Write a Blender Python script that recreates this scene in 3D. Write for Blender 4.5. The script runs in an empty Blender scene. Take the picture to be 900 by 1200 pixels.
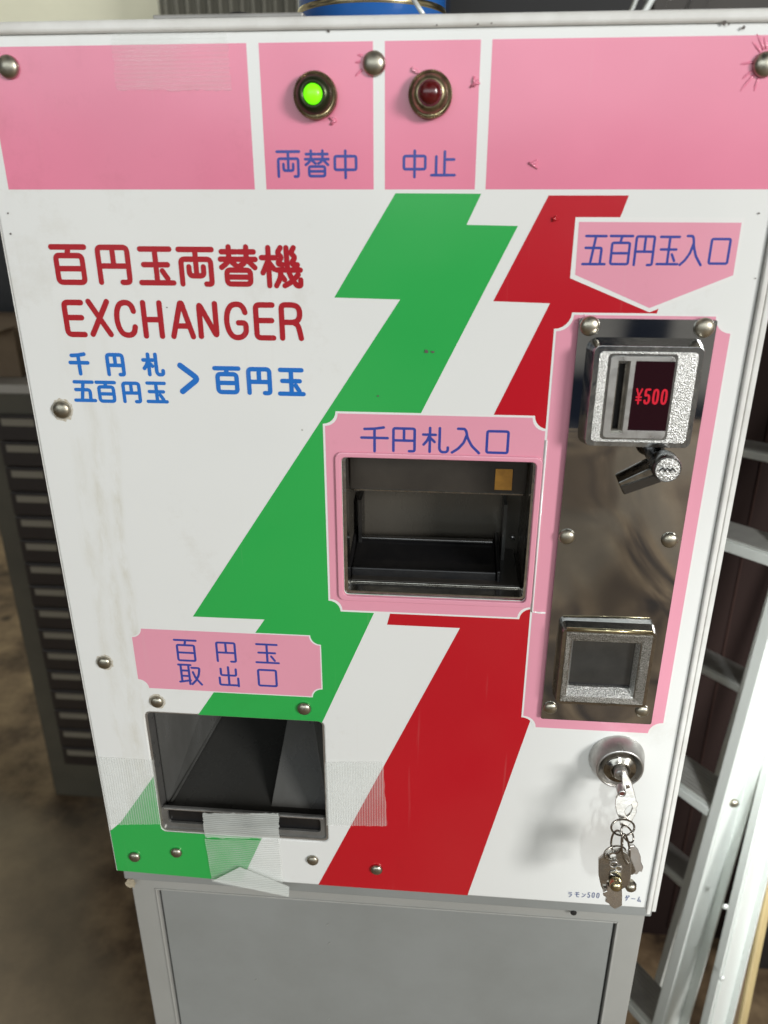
import bpy, bmesh, math, random
from mathutils import Vector, Matrix
from mathutils.geometry import delaunay_2d_cdt
random.seed(7)
S = bpy.context.scene
C = S.collection
PI = math.pi

# ------------------------------------------------------------------ camera (surveyed from the machine's right angles)
CAM = Vector((0.039, -0.3798, 1.238))
d = Vector((0.000276, 0.921991, 0.387211)).normalized()
r = Vector((0.9964077, 0.0325374, -0.0781858)); r = (r - d * r.dot(d)).normalized()
n = d.cross(r)
if n[2] < 0: n = -n
AX = Vector((r[0], n[0], -d[0])); AY = Vector((r[1], n[1], -d[1])); AZ = Vector((r[2], n[2], -d[2]))
cam = bpy.data.objects.new('camera', bpy.data.cameras.new('camera')); C.objects.link(cam)
m = Matrix((( AX[0], -AY[0], -AZ[0], CAM[0]), (AX[1], -AY[1], -AZ[1], CAM[1]), (AX[2], -AY[2], -AZ[2], CAM[2]), (0, 0, 0, 1)))
cam.matrix_world = m
cd = cam.data; cd.sensor_fit = 'VERTICAL'; cd.sensor_height = 36; cd.sensor_width = 27; cd.lens = 27
cd.clip_start = 0.02; cd.clip_end = 60
cd.dof.use_dof = True; cd.dof.focus_distance = 0.44; cd.dof.aperture_fstop = 9
S.camera = cam
S.render.resolution_x = 768; S.render.resolution_y = 1024

def ray(px, py):
    return AX * (px - 450) + AY * (py - 600) + AZ * 900
def P(px, py, Y=0.0):
    """measured photo point -> point on the vertical plane y = Y (machine front is y = 0)"""
    w = ray(px, py)
    return CAM + w * ((Y - CAM[1]) / w[1])
def PZ(px, py, Z=0.0):
    w = ray(px, py)
    return CAM + w * ((Z - CAM[2]) / w[2])
def proj(p):
    q = p - CAM
    x = q.dot(AX); y = q.dot(AY); z = q.dot(AZ)
    return (450 + 900 * x / z, 600 + 900 * y / z)
def XZ(px, py, Y=0.0):
    p = P(px, py, Y); return (p[0], p[2])
def poly(pts, Y=0.0): return [XZ(a, b, Y) for a, b in pts]

# ------------------------------------------------------------------ materials
def newmat(name):
    m = bpy.data.materials.new(name); m.use_nodes = True
    nt = m.node_tree; b = nt.nodes['Principled BSDF']
    return m, nt, b
def N(nt, t, **kw):
    x = nt.nodes.new(t)
    for k, v in kw.items():
        if k in x.inputs: x.inputs[k].default_value = v
        else: setattr(x, k, v)
    return x
def mat(name, col, rough=0.4, metal=0.0, coat=0.0, var=0.0, vscale=30, stretch=(1, 1, 1), bump=0.0, bscale=60, bstretch=(1,1,1), rvar=0.0, col2=None, spec=0.5, bdist=0.001, bdetail=3):
    m, nt, b = newmat(name)
    b.inputs['Base Color'].default_value = (*col, 1); b.inputs['Roughness'].default_value = rough
    b.inputs['Metallic'].default_value = metal; b.inputs['Coat Weight'].default_value = coat
    b.inputs['Coat Roughness'].default_value = 0.06; b.inputs['Specular IOR Level'].default_value = spec
    tc = N(nt, 'ShaderNodeTexCoord')
    def mp(s):
        q = N(nt, 'ShaderNodeMapping'); q.inputs['Scale'].default_value = s
        nt.links.new(tc.outputs['Object'], q.inputs['Vector']); return q.outputs['Vector']
    if var > 0 or rvar > 0:
        no = N(nt, 'ShaderNodeTexNoise'); no.inputs['Scale'].default_value = vscale; no.inputs['Detail'].default_value = 8; no.inputs['Roughness'].default_value = .62
        nt.links.new(mp(stretch), no.inputs['Vector'])
        if var > 0:
            mx = N(nt, 'ShaderNodeMix'); mx.data_type = 'RGBA'
            cr = N(nt, 'ShaderNodeMapRange'); cr.inputs['From Min'].default_value = .38; cr.inputs['From Max'].default_value = .72
            cr.inputs['To Max'].default_value = var
            nt.links.new(no.outputs['Fac'], cr.inputs['Value']); nt.links.new(cr.outputs['Result'], mx.inputs['Factor'])
            c2 = col2 or tuple(c * .45 for c in col)
            mx.inputs['A'].default_value = (*col, 1); mx.inputs['B'].default_value = (*c2, 1)
            nt.links.new(mx.outputs['Result'], b.inputs['Base Color'])
        if rvar > 0:
            rr = N(nt, 'ShaderNodeMapRange'); rr.inputs['From Min'].default_value = .3; rr.inputs['From Max'].default_value = .7
            rr.inputs['To Min'].default_value = max(.02, rough - rvar); rr.inputs['To Max'].default_value = rough + rvar
            nt.links.new(no.outputs['Fac'], rr.inputs['Value']); nt.links.new(rr.outputs['Result'], b.inputs['Roughness'])
    if bump > 0:
        n2 = N(nt, 'ShaderNodeTexNoise'); n2.inputs['Scale'].default_value = bscale; n2.inputs['Detail'].default_value = bdetail
        nt.links.new(mp(bstretch), n2.inputs['Vector'])
        bp = N(nt, 'ShaderNodeBump'); bp.inputs['Strength'].default_value = bump; bp.inputs['Distance'].default_value = bdist
        nt.links.new(n2.outputs['Fac'], bp.inputs['Height']); nt.links.new(bp.outputs['Normal'], b.inputs['Normal'])
    return m

def print_mat(name, col, dirt=0.12, stain=False):
    """glossy printed acrylic: fine scratches, smudges, faint waviness"""
    m, nt, b = newmat(name)
    L = nt.links.new
    b.inputs['Roughness'].default_value = .3; b.inputs['Coat Weight'].default_value = 1.0; b.inputs['Coat IOR'].default_value = 1.5
    b.inputs['Specular IOR Level'].default_value = .35
    tc = N(nt, 'ShaderNodeTexCoord')
    no = N(nt, 'ShaderNodeTexNoise', Scale=9.0, Detail=6.0); L(tc.outputs['Object'], no.inputs['Vector'])
    mr = N(nt, 'ShaderNodeMapRange'); mr.inputs['From Min'].default_value = .4; mr.inputs['From Max'].default_value = .75; mr.inputs['To Max'].default_value = dirt
    L(no.outputs['Fac'], mr.inputs['Value'])
    mx = N(nt, 'ShaderNodeMix', data_type='RGBA'); mx.inputs['A'].default_value = (*col, 1)
    mx.inputs['B'].default_value = (*[c * .72 for c in col], 1)
    L(mr.outputs['Result'], mx.inputs['Factor'])
    out = mx.outputs['Result']
    # specks
    vo = N(nt, 'ShaderNodeTexVoronoi', Scale=55.0); L(tc.outputs['Object'], vo.inputs['Vector'])
    sp = N(nt, 'ShaderNodeMapRange'); sp.inputs['From Min'].default_value = .035; sp.inputs['From Max'].default_value = .02
    L(vo.outputs['Distance'], sp.inputs['Value'])
    n3 = N(nt, 'ShaderNodeTexNoise', Scale=14.0); L(tc.outputs['Object'], n3.inputs['Vector'])
    g3 = N(nt, 'ShaderNodeMath', operation='GREATER_THAN'); L(n3.outputs['Fac'], g3.inputs[0]); g3.inputs[1].default_value = .57
    ml = N(nt, 'ShaderNodeMath', operation='MULTIPLY'); L(sp.outputs['Result'], ml.inputs[0]); L(g3.outputs[0], ml.inputs[1])
    ml2 = N(nt, 'ShaderNodeMath', operation='MULTIPLY'); L(ml.outputs[0], ml2.inputs[0]); ml2.inputs[1].default_value = .55
    mx2 = N(nt, 'ShaderNodeMix', data_type='RGBA'); L(ml2.outputs[0], mx2.inputs['Factor']); L(out, mx2.inputs['A']); mx2.inputs['B'].default_value = (.16, .13, .09, 1)
    out = mx2.outputs['Result']
    # hairline scuffs
    ms = N(nt, 'ShaderNodeMapping'); ms.inputs['Scale'].default_value = (260, 1, 9); ms.inputs['Rotation'].default_value = (0, .35, 0); L(tc.outputs['Object'], ms.inputs[0])
    ns_ = N(nt, 'ShaderNodeTexNoise', Scale=1.0, Detail=3.0); L(ms.outputs[0], ns_.inputs['Vector'])
    rs = N(nt, 'ShaderNodeMapRange'); rs.inputs['From Min'].default_value = .66; rs.inputs['From Max'].default_value = .74; rs.inputs['To Max'].default_value = .05; L(ns_.outputs['Fac'], rs.inputs['Value'])
    mxs = N(nt, 'ShaderNodeMix', data_type='RGBA'); L(rs.outputs['Result'], mxs.inputs['Factor']); L(out, mxs.inputs['A']); mxs.inputs['B'].default_value = (.62, .58, .52, 1); out = mxs.outputs['Result']
    # brown handling grime in soft-edged islands
    ng = N(nt, 'ShaderNodeTexNoise', Scale=6.0, Detail=9.0, Roughness=.75); L(tc.outputs['Object'], ng.inputs['Vector'])
    rg_ = N(nt, 'ShaderNodeMapRange'); rg_.inputs['From Min'].default_value = .56; rg_.inputs['From Max'].default_value = .74; rg_.inputs['To Max'].default_value = .42; L(ng.outputs['Fac'], rg_.inputs['Value'])
    mxg = N(nt, 'ShaderNodeMix', data_type='RGBA', blend_type='MULTIPLY'); L(rg_.outputs['Result'], mxg.inputs['Factor']); L(out, mxg.inputs['A']); mxg.inputs['B'].default_value = (.62, .56, .46, 1); out = mxg.outputs['Result']
    if stain:
        sx = N(nt, 'ShaderNodeSeparateXYZ'); L(tc.outputs['Object'], sx.inputs[0])
        # rusty-yellow runs below the left rivets
        wob = N(nt, 'ShaderNodeTexNoise', Scale=5.0, Detail=3.0); mp = N(nt, 'ShaderNodeMapping'); mp.inputs['Scale'].default_value = (0.5, 1, 1.6)
        L(tc.outputs['Object'], mp.inputs[0]); L(mp.outputs[0], wob.inputs['Vector'])
        wa = N(nt, 'ShaderNodeMath', operation='MULTIPLY_ADD'); L(wob.outputs['Fac'], wa.inputs[0]); wa.inputs[1].default_value = .03; L(sx.outputs['X'], wa.inputs[2])
        acc = None
        for cx, w, amp in ((-.150, .0075, .42), (-.140, .0050, .5), (-.160, .006, .30)):
            df = N(nt, 'ShaderNodeMath', operation='SUBTRACT'); L(wa.outputs[0], df.inputs[0]); df.inputs[1].default_value = cx + .015
            ab = N(nt, 'ShaderNodeMath', operation='ABSOLUTE'); L(df.outputs[0], ab.inputs[0])
            mm = N(nt, 'ShaderNodeMapRange', interpolation_type='SMOOTHSTEP'); mm.inputs['From Min'].default_value = w; mm.inputs['From Max'].default_value = 0; mm.inputs['To Max'].default_value = amp
            L(ab.outputs[0], mm.inputs['Value'])
            if acc is None: acc = mm.outputs['Result']
            else:
                a = N(nt, 'ShaderNodeMath', operation='ADD'); L(acc, a.inputs[0]); L(mm.outputs['Result'], a.inputs[1]); acc = a.outputs[0]
        br = N(nt, 'ShaderNodeTexNoise', Scale=60.0, Detail=6.0, Roughness=.7); mp2 = N(nt, 'ShaderNodeMapping'); mp2.inputs['Scale'].default_value = (1.6, 1, .45)
        L(tc.outputs['Object'], mp2.inputs[0]); L(mp2.outputs[0], br.inputs['Vector'])
        b2 = N(nt, 'ShaderNodeMapRange'); b2.inputs['From Min'].default_value = .42; b2.inputs['From Max'].default_value = .66; L(br.outputs['Fac'], b2.inputs['Value'])
        zz = N(nt, 'ShaderNodeMapRange'); zz.inputs['From Min'].default_value = 1.19; zz.inputs['From Max'].default_value = 1.08; L(sx.outputs['Z'], zz.inputs['Value'])
        p1 = N(nt, 'ShaderNodeMath', operation='MULTIPLY'); L(acc, p1.inputs[0]); L(b2.outputs['Result'], p1.inputs[1])
        p2 = N(nt, 'ShaderNodeMath', operation='MULTIPLY', use_clamp=True); L(p1.outputs[0], p2.inputs[0]); L(zz.outputs['Result'], p2.inputs[1])
        mx3 = N(nt, 'ShaderNodeMix', data_type='RGBA'); L(p2.outputs[0], mx3.inputs['Factor']); L(out, mx3.inputs['A']); mx3.inputs['B'].default_value = (.50, .46, .33, 1)
        out = mx3.outputs['Result']
    L(out, b.inputs['Base Color'])
    # coat roughness smudges and waviness
    n5 = N(nt, 'ShaderNodeTexNoise', Scale=22.0, Detail=8.0); L(tc.outputs['Object'], n5.inputs['Vector'])
    r5 = N(nt, 'ShaderNodeMapRange'); r5.inputs['To Min'].default_value = .05; r5.inputs['To Max'].default_value = .24; r5.inputs['From Min'].default_value = .3; r5.inputs['From Max'].default_value = .75
    L(n5.outputs['Fac'], r5.inputs['Value']); L(r5.outputs['Result'], b.inputs['Coat Roughness'])
    n4 = N(nt, 'ShaderNodeTexNoise', Scale=7.0, Detail=2.0); L(tc.outputs['Object'], n4.inputs['Vector'])
    bp = N(nt, 'ShaderNodeBump', Strength=.45, Distance=.003); L(n4.outputs['Fac'], bp.inputs['Height']); L(bp.outputs['Normal'], b.inputs['Coat Normal'])
    return m

M = {}
M['white'] = print_mat('white print', (.78, .79, .77), .10, stain=True)
M['border'] = print_mat('white border print', (.80, .80, .78), .06)
M['pink'] = print_mat('pink print', (.80, .23, .35), .4)
M['pink2'] = print_mat('light pink print', (.78, .33, .43), .2)
M['green'] = print_mat('green print', (.024, .40, .075), .15)
M['red'] = print_mat('red print', (.50, .004, .014), .15)
M['inkred'] = print_mat('red lettering ink', (.40, .002, .012), .1)
M['inkblue'] = print_mat('bright blue lettering ink', (.006, .155, .56), .1)
M['inknavy'] = print_mat('navy lettering ink', (.035, .06, .33), .1)
M['inkgrey'] = mat('small print ink', (.12, .15, .28), .4)
M['trim'] = mat('white painted trim', (.74, .74, .71), .35, coat=.3, var=.5, vscale=45, col2=(.5, .48, .44))
M['steel'] = mat('polished steel', (.43, .44, .455), .06, 1, var=.45, vscale=18, rvar=.04, bump=1.0, bscale=11, bdist=.011, bdetail=0, col2=(.20, .205, .21))
M['chutemid'] = mat('mid-tone chute sheet', (.14, .14, .135), .3, .5, var=.7, vscale=34, stretch=(1, 1, .3), rvar=.12, col2=(.06, .058, .052))  # tone between the dark and the pale chute sheet
M['flapglass'] = mat('smoky flap', (.035, .036, .035), .12, .2, coat=.8, var=.5, vscale=60, col2=(.07, .07, .065))
M['liplining'] = mat('grey steel lip', (.27, .27, .26), .35, .6, var=.6, vscale=60, col2=(.07, .068, .06))
M['satin'] = mat('worn satin nickel', (.60, .59, .57), .36, .9, var=.5, vscale=160, rvar=.12, bump=.15, bscale=300, col2=(.30, .29, .27), bdist=.0004)
M['darkchrome'] = mat('dark worn chrome', (.40, .38, .34), .2, 1, var=.6, vscale=150, rvar=.1, bump=.15, bscale=220, col2=(.10, .09, .07))
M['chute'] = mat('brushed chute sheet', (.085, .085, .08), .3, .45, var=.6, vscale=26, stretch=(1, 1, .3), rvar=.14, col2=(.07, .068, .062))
M['chutelight'] = mat('pale chute sheet', (.20, .20, .19), .3, .5, var=.7, vscale=34, stretch=(1, 1, .3), rvar=.12, col2=(.09, .088, .08))  # paler chute sheet for the left side, deflector and seams
M['recesswall'] = mat('grey brown recess sheet', (.12, .108, .088), .26, .35, var=.6, vscale=20, stretch=(1, 1, .25), rvar=.14, col2=(.08, .072, .06))
M['chrome'] = mat('worn chrome', (.60, .60, .59), .16, 1, var=.5, vscale=140, rvar=.08, bump=.12, bscale=200, col2=(.18, .17, .15))
M['cast'] = None
M['darksteel'] = mat('dark inner steel', (.17, .165, .16), .28, 1, var=.6, vscale=30, rvar=.12, bump=.15, bscale=40, col2=(.06, .055, .05))
M['innersteel'] = mat('grey inner sheet', (.34, .33, .31), .34, .9, var=.5, vscale=22, stretch=(1, 1, .25), rvar=.14, col2=(.13, .12, .11))
M['keybrass'] = mat('brass key head', (.58, .50, .30), .24, 1, var=.4, vscale=100)
M['rivet'] = mat('tarnished rivet', (.46, .43, .35), .34, 1, var=.6, vscale=160, rvar=.1, col2=(.24, .21, .16), bump=.15, bscale=400, bdist=.0004)
M['brass'] = mat('brass bezel', (.36, .31, .19), .34, 1, var=.9, vscale=260, col2=(.07, .062, .035), rvar=.1)
M['blackplastic'] = mat('black plastic', (.007, .007, .008), .34, bump=.25, bscale=300, bdist=.0005, var=.5, vscale=60, col2=(.022, .02, .018))
M['black'] = mat('matt black', (.010, .009, .009), .6)
M['lensred'] = mat('red lens', (.085, .002, .003), .22, coat=.35)
M['windowred'] = mat('dark red display window', (.016, .001, .004), .25, coat=.12, spec=.2)
M['grey'] = mat('grey enamel', (.26, .27, .262), .42, coat=.15, var=.6, vscale=9, rvar=.12, col2=(.19, .195, .18), bump=.1, bscale=500, bdist=.0003)
M['greyedge'] = mat('light grey enamel', (.36, .36, .34), .42, var=.35, vscale=30, col2=(.24, .235, .2))
M['alu'] = mat('satin aluminium', (.74, .77, .74), .42, .35, var=.5, vscale=16, stretch=(1, 1, .25), col2=(.50, .52, .49), rvar=.1)
M['aludark'] = mat('ribbed aluminium tread', (.34, .33, .31), .45, .4, var=.4, vscale=30)
M['wood'] = mat('dark wood panelling', (.010, .0045, .0035), .8, spec=.15, var=.7, vscale=9, stretch=(3, 3, .15), col2=(.012, .006, .005))  # brown-black wood, the background's deep shade also put into the colour
M['cream'] = mat('cream wall paint', (.62, .61, .48), .7, var=.3, vscale=2)
M['darkgrey'] = mat('dark grey corrugated sheet', (.13, .125, .10), .55, var=.5, vscale=4, stretch=(3, 1, .3))
M['blue'] = mat('blue can paint', (.012, .12, .42), .25, coat=.5, var=.3, vscale=12, col2=(.01, .06, .25))
M['tan'] = mat('tan painted pole', (.50, .39, .19), .5, var=.5, vscale=14, stretch=(1, 1, .2))
M['cardboard'] = mat('brown cardboard', (.16, .11, .065), .8, var=.6, vscale=12, col2=(.07, .045, .025))
M['drawer'] = mat('dark drawer front', (.016, .010, .008), .42, coat=.2)
M['cabinet'] = mat('olive grey cabinet sheet', (.072, .062, .042), .55, var=.5, vscale=10)
M['labelholder'] = mat('metal label holder', (.22, .195, .15), .5, .3)
M['amber'] = mat('amber sticker', (.62, .30, .05), .35, var=.6, vscale=150, col2=(.25, .1, .02))

def cast_mat(name='hammered silver casting', ca=(.34, .34, .32), cb=(.84, .84, .82)):
    m, nt, b = newmat(name); L = nt.links.new
    b.inputs['Metallic'].default_value = .9; b.inputs['Roughness'].default_value = .34; b.inputs['Base Color'].default_value = (.66, .66, .65, 1)
    tc = N(nt, 'ShaderNodeTexCoord')
    no = N(nt, 'ShaderNodeTexNoise', Scale=1900.0, Detail=1.0); L(tc.outputs['Object'], no.inputs['Vector'])
    mr = N(nt, 'ShaderNodeMapRange'); mr.inputs['From Min'].default_value = .38; mr.inputs['From Max'].default_value = .62; L(no.outputs['Fac'], mr.inputs['Value'])
    mx = N(nt, 'ShaderNodeMix', data_type='RGBA'); mx.inputs['A'].default_value = (*ca, 1); mx.inputs['B'].default_value = (*cb, 1); L(mr.outputs['Result'], mx.inputs['Factor']); L(mx.outputs['Result'], b.inputs['Base Color'])
    bp = N(nt, 'ShaderNodeBump', Strength=.8, Distance=.0005); L(no.outputs['Fac'], bp.inputs['Height']); L(bp.outputs['Normal'], b.inputs['Normal'])
    return m
M['cast'] = cast_mat()
M['castdark'] = cast_mat('shaded hammered casting', (.13, .125, .11), (.42, .41, .38))  # darker copy of the casting, shade put into its colour

def wave_bump(m, scale, axis='X', dist=.0006, strength=1.0):
    nt = m.node_tree; L = nt.links.new; b = nt.nodes['Principled BSDF']
    tc = N(nt, 'ShaderNodeTexCoord'); w = N(nt, 'ShaderNodeTexWave', bands_direction=axis, wave_type='BANDS'); w.inputs['Scale'].default_value = scale
    L(tc.outputs['Object'], w.inputs['Vector'])
    bp = N(nt, 'ShaderNodeBump', Strength=strength, Distance=dist); L(w.outputs['Fac'], bp.inputs['Height']); L(bp.outputs['Normal'], b.inputs['Normal'])
    return w

def tape_mat(name, axis, base=.2, rib=.35):
    m, nt, b = newmat(name); L = nt.links.new
    b.inputs['Base Color'].default_value = (.82, .86, .82, 1); b.inputs['Roughness'].default_value = .22; b.inputs['Coat Weight'].default_value = .6
    w = wave_bump(m, 190.0, axis, .0002, .6)   # fibre ribs
    out = nt.nodes['Material Output']; tr = N(nt, 'ShaderNodeBsdfTransparent'); mix = N(nt, 'ShaderNodeMixShader')
    no = N(nt, 'ShaderNodeTexNoise', Scale=28.0, Detail=4.0); tc = N(nt, 'ShaderNodeTexCoord'); L(tc.outputs['Object'], no.inputs['Vector'])
    ma = N(nt, 'ShaderNodeMath', operation='MULTIPLY_ADD'); L(w.outputs['Fac'], ma.inputs[0]); ma.inputs[1].default_value = rib; ma.inputs[2].default_value = base - .21
    mb = N(nt, 'ShaderNodeMath', operation='MULTIPLY_ADD', use_clamp=True); L(no.outputs['Fac'], mb.inputs[0]); mb.inputs[1].default_value = .42; L(ma.outputs[0], mb.inputs[2])
    L(mb.outputs[0], mix.inputs[0]); L(tr.outputs[0], mix.inputs[1]); L(b.outputs[0], mix.inputs[2]); L(mix.outputs[0], out.inputs['Surface'])
    return m
M['tapeH'] = tape_mat('ribbed filament tape running across', 'Z', .18, .20)
M['tapeV'] = tape_mat('ribbed filament tape running down', 'X', .14, .20)
M['tapeF'] = tape_mat('folded filament tape', 'Z', .36, .22)
M['tapeC'] = tape_mat('clear aged tape', 'Z', .08, .07)

def glass(name, col=(1, 1, 1), rough=.02):
    m, nt, b = newmat(name)
    out = nt.nodes['Material Output']; g = N(nt, 'ShaderNodeBsdfGlossy', Roughness=rough); t = N(nt, 'ShaderNodeBsdfTransparent')
    t.inputs[0].default_value = (*col, 1)
    f = N(nt, 'ShaderNodeFresnel', IOR=1.5); mx = N(nt, 'ShaderNodeMixShader')
    nt.links.new(f.outputs[0], mx.inputs[0]); nt.links.new(t.outputs[0], mx.inputs[1]); nt.links.new(g.outputs[0], mx.inputs[2]); nt.links.new(mx.outputs[0], out.inputs['Surface'])
    return m
M['glass'] = glass('clear window sheet', (.86, .85, .82))
def emit(name, col, s):
    m, nt, b = newmat(name); b.inputs['Base Color'].default_value = (*col, 1); b.inputs['Emission Color'].default_value = (*col, 1); b.inputs['Emission Strength'].default_value = s; b.inputs['Roughness'].default_value = .3
    return m
M['ledgreen'] = emit('lit green lamp', (.16, .95, .005), 1.0)
M['digit'] = emit('red figures', (.62, .01, .03), .10)

# ------------------------------------------------------------------ object helpers
def obj(name, bm, material, parent=None, smooth=False, bevel=0, seg=2):
    bmesh.ops.recalc_face_normals(bm, faces=bm.faces)
    me = bpy.data.meshes.new(name); bm.to_mesh(me); bm.free()
    if smooth:
        for p in me.polygons: p.use_smooth = True
    o = bpy.data.objects.new(name, me); C.objects.link(o)
    for mm in (material if isinstance(material, (list, tuple)) else [material]): me.materials.append(mm)
    if parent is not None: o.parent = parent
    if bevel:
        b = o.modifiers.new('bevel', 'BEVEL'); b.width = bevel; b.segments = seg; b.limit_method = 'ANGLE'; b.angle_limit = math.radians(40)
    return o
def thing(name, label, cat, group=None):
    o = bpy.data.objects.new(name, None); C.objects.link(o); o.empty_display_size = .05
    o['label'] = label; o['category'] = cat
    if group: o['group'] = group
    return o
def struct(o): o['kind'] = 'structure'; return o

def cdt(polys, holes=()):
    vs = []; es = []; fs = []
    for q in list(polys) + list(holes):
        ar_ = sum(q[k - 1][0] * q[k][1] - q[k][0] * q[k - 1][1] for k in range(len(q)))
        if ar_ < 0: q = q[::-1]
        i = len(vs); vs += [Vector(p) for p in q]; k = len(q)
        fs.append(list(range(i, i + k)))
    v, e, f, ov, oe, of = delaunay_2d_cdt(vs, es, fs, 1, 1e-7)
    np_ = len(polys); out = []
    for face, o in zip(f, of):
        if any(i < np_ for i in o) and not any(i >= np_ for i in o): out.append(face)
    return v, out
def sheet_bm(polys, holes, Y, bm=None):
    bm = bm or bmesh.new(); v, fs = cdt(polys, holes)
    vv = [bm.verts.new((p[0], Y, p[1])) for p in v]
    for f in fs:
        try: bm.faces.new([vv[i] for i in f])
        except ValueError: pass
    for q in [q for q in bm.verts if not q.link_faces]: bm.verts.remove(q)
    return bm
def prism_bm(polys, holes, Y0, Y1):
    bm = sheet_bm(polys, holes, Y0)
    g = bmesh.ops.extrude_face_region(bm, geom=list(bm.faces))
    for q in g['geom']:
        if isinstance(q, bmesh.types.BMVert): q.co.y = Y1
    return bm
def sheet(name, polys, Y, material, parent, holes=(), thick=0.00002):
    bm = prism_bm(polys, holes, Y, Y + thick)
    return obj(name, bm, material, parent)
def box_bm(a, b, bm=None):
    bm = bm or bmesh.new()
    g = bmesh.ops.create_cube(bm, size=1)
    for v in g['verts']:
        v.co = Vector([(a[i] + b[i]) / 2 + v.co[i] * (b[i] - a[i]) for i in range(3)])
    return bm
def bar_bm(p, q, w, h, up=Vector((0, 0, 1)), bm=None):
    """box section from p to q; w across, h along 'up'"""
    bm = bm or bmesh.new(); p = Vector(p); q = Vector(q); dd = (q - p).normalized()
    s = dd.cross(up).normalized(); u = s.cross(dd).normalized()
    g = bmesh.ops.create_cube(bm, size=1); c = (p + q) / 2; L = (q - p).length
    for v in g['verts']:
        x, y, z = v.co; v.co = c + dd * (x * L) + s * (y * w) + u * (z * h)
    return bm
def lathe_bm(prof, seg=40, axis='Y', at=(0, 0, 0), bm=None):
    """prof: (radius, height) ; height goes towards -Y (out of the panel) or up Z"""
    bm = bm or bmesh.new(); rings = []
    at = Vector(at)
    for (rad, h) in prof:
        ring = []
        if rad < 1e-7:
            p = Vector((0, -h, 0)) if axis == 'Y' else Vector((0, 0, h)); ring = [bm.verts.new(at + p)]
        else:
            for k in range(seg):
                a = 2 * PI * k / seg
                p = Vector((rad * math.cos(a), -h, rad * math.sin(a))) if axis == 'Y' else Vector((rad * math.cos(a), rad * math.sin(a), h))
                ring.append(bm.verts.new(at + p))
        rings.append(ring)
    for a, b in zip(rings, rings[1:]):
        for k in range(seg):
            q = [a[k % len(a)], a[(k + 1) % len(a)], b[(k + 1) % len(b)], b[k % len(b)]]
            u = []
            for x in q:
                if x not in u: u.append(x)
            if len(u) > 2: bm.faces.new(u)
    return bm
def tube_bm(pts, rad, seg=8, closed=False, bm=None):
    bm = bm or bmesh.new(); pts = [Vector(p) for p in pts]; k = len(pts); rings = []
    nrm = None
    for i in range(k):
        a = pts[(i - 1) % k] if (closed or i > 0) else pts[i]; b = pts[(i + 1) % k] if (closed or i < k - 1) else pts[i]
        t = (b - a).normalized()
        if nrm is None:
            nrm = t.cross(Vector((.3, .9, .2))).normalized()
        nrm = (nrm - t * nrm.dot(t)).normalized(); bi = t.cross(nrm)
        rings.append([bm.verts.new(pts[i] + nrm * rad * math.cos(2 * PI * j / seg) + bi * rad * math.sin(2 * PI * j / seg)) for j in range(seg)])
    for i in range(k if closed else k - 1):
        A = rings[i]; B = rings[(i + 1) % k]
        for j in range(seg): bm.faces.new([A[j], A[(j + 1) % seg], B[(j + 1) % seg], B[j]])
    if not closed:
        bm.faces.new(rings[0]); bm.faces.new(rings[-1][::-1])
    return bm

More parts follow.
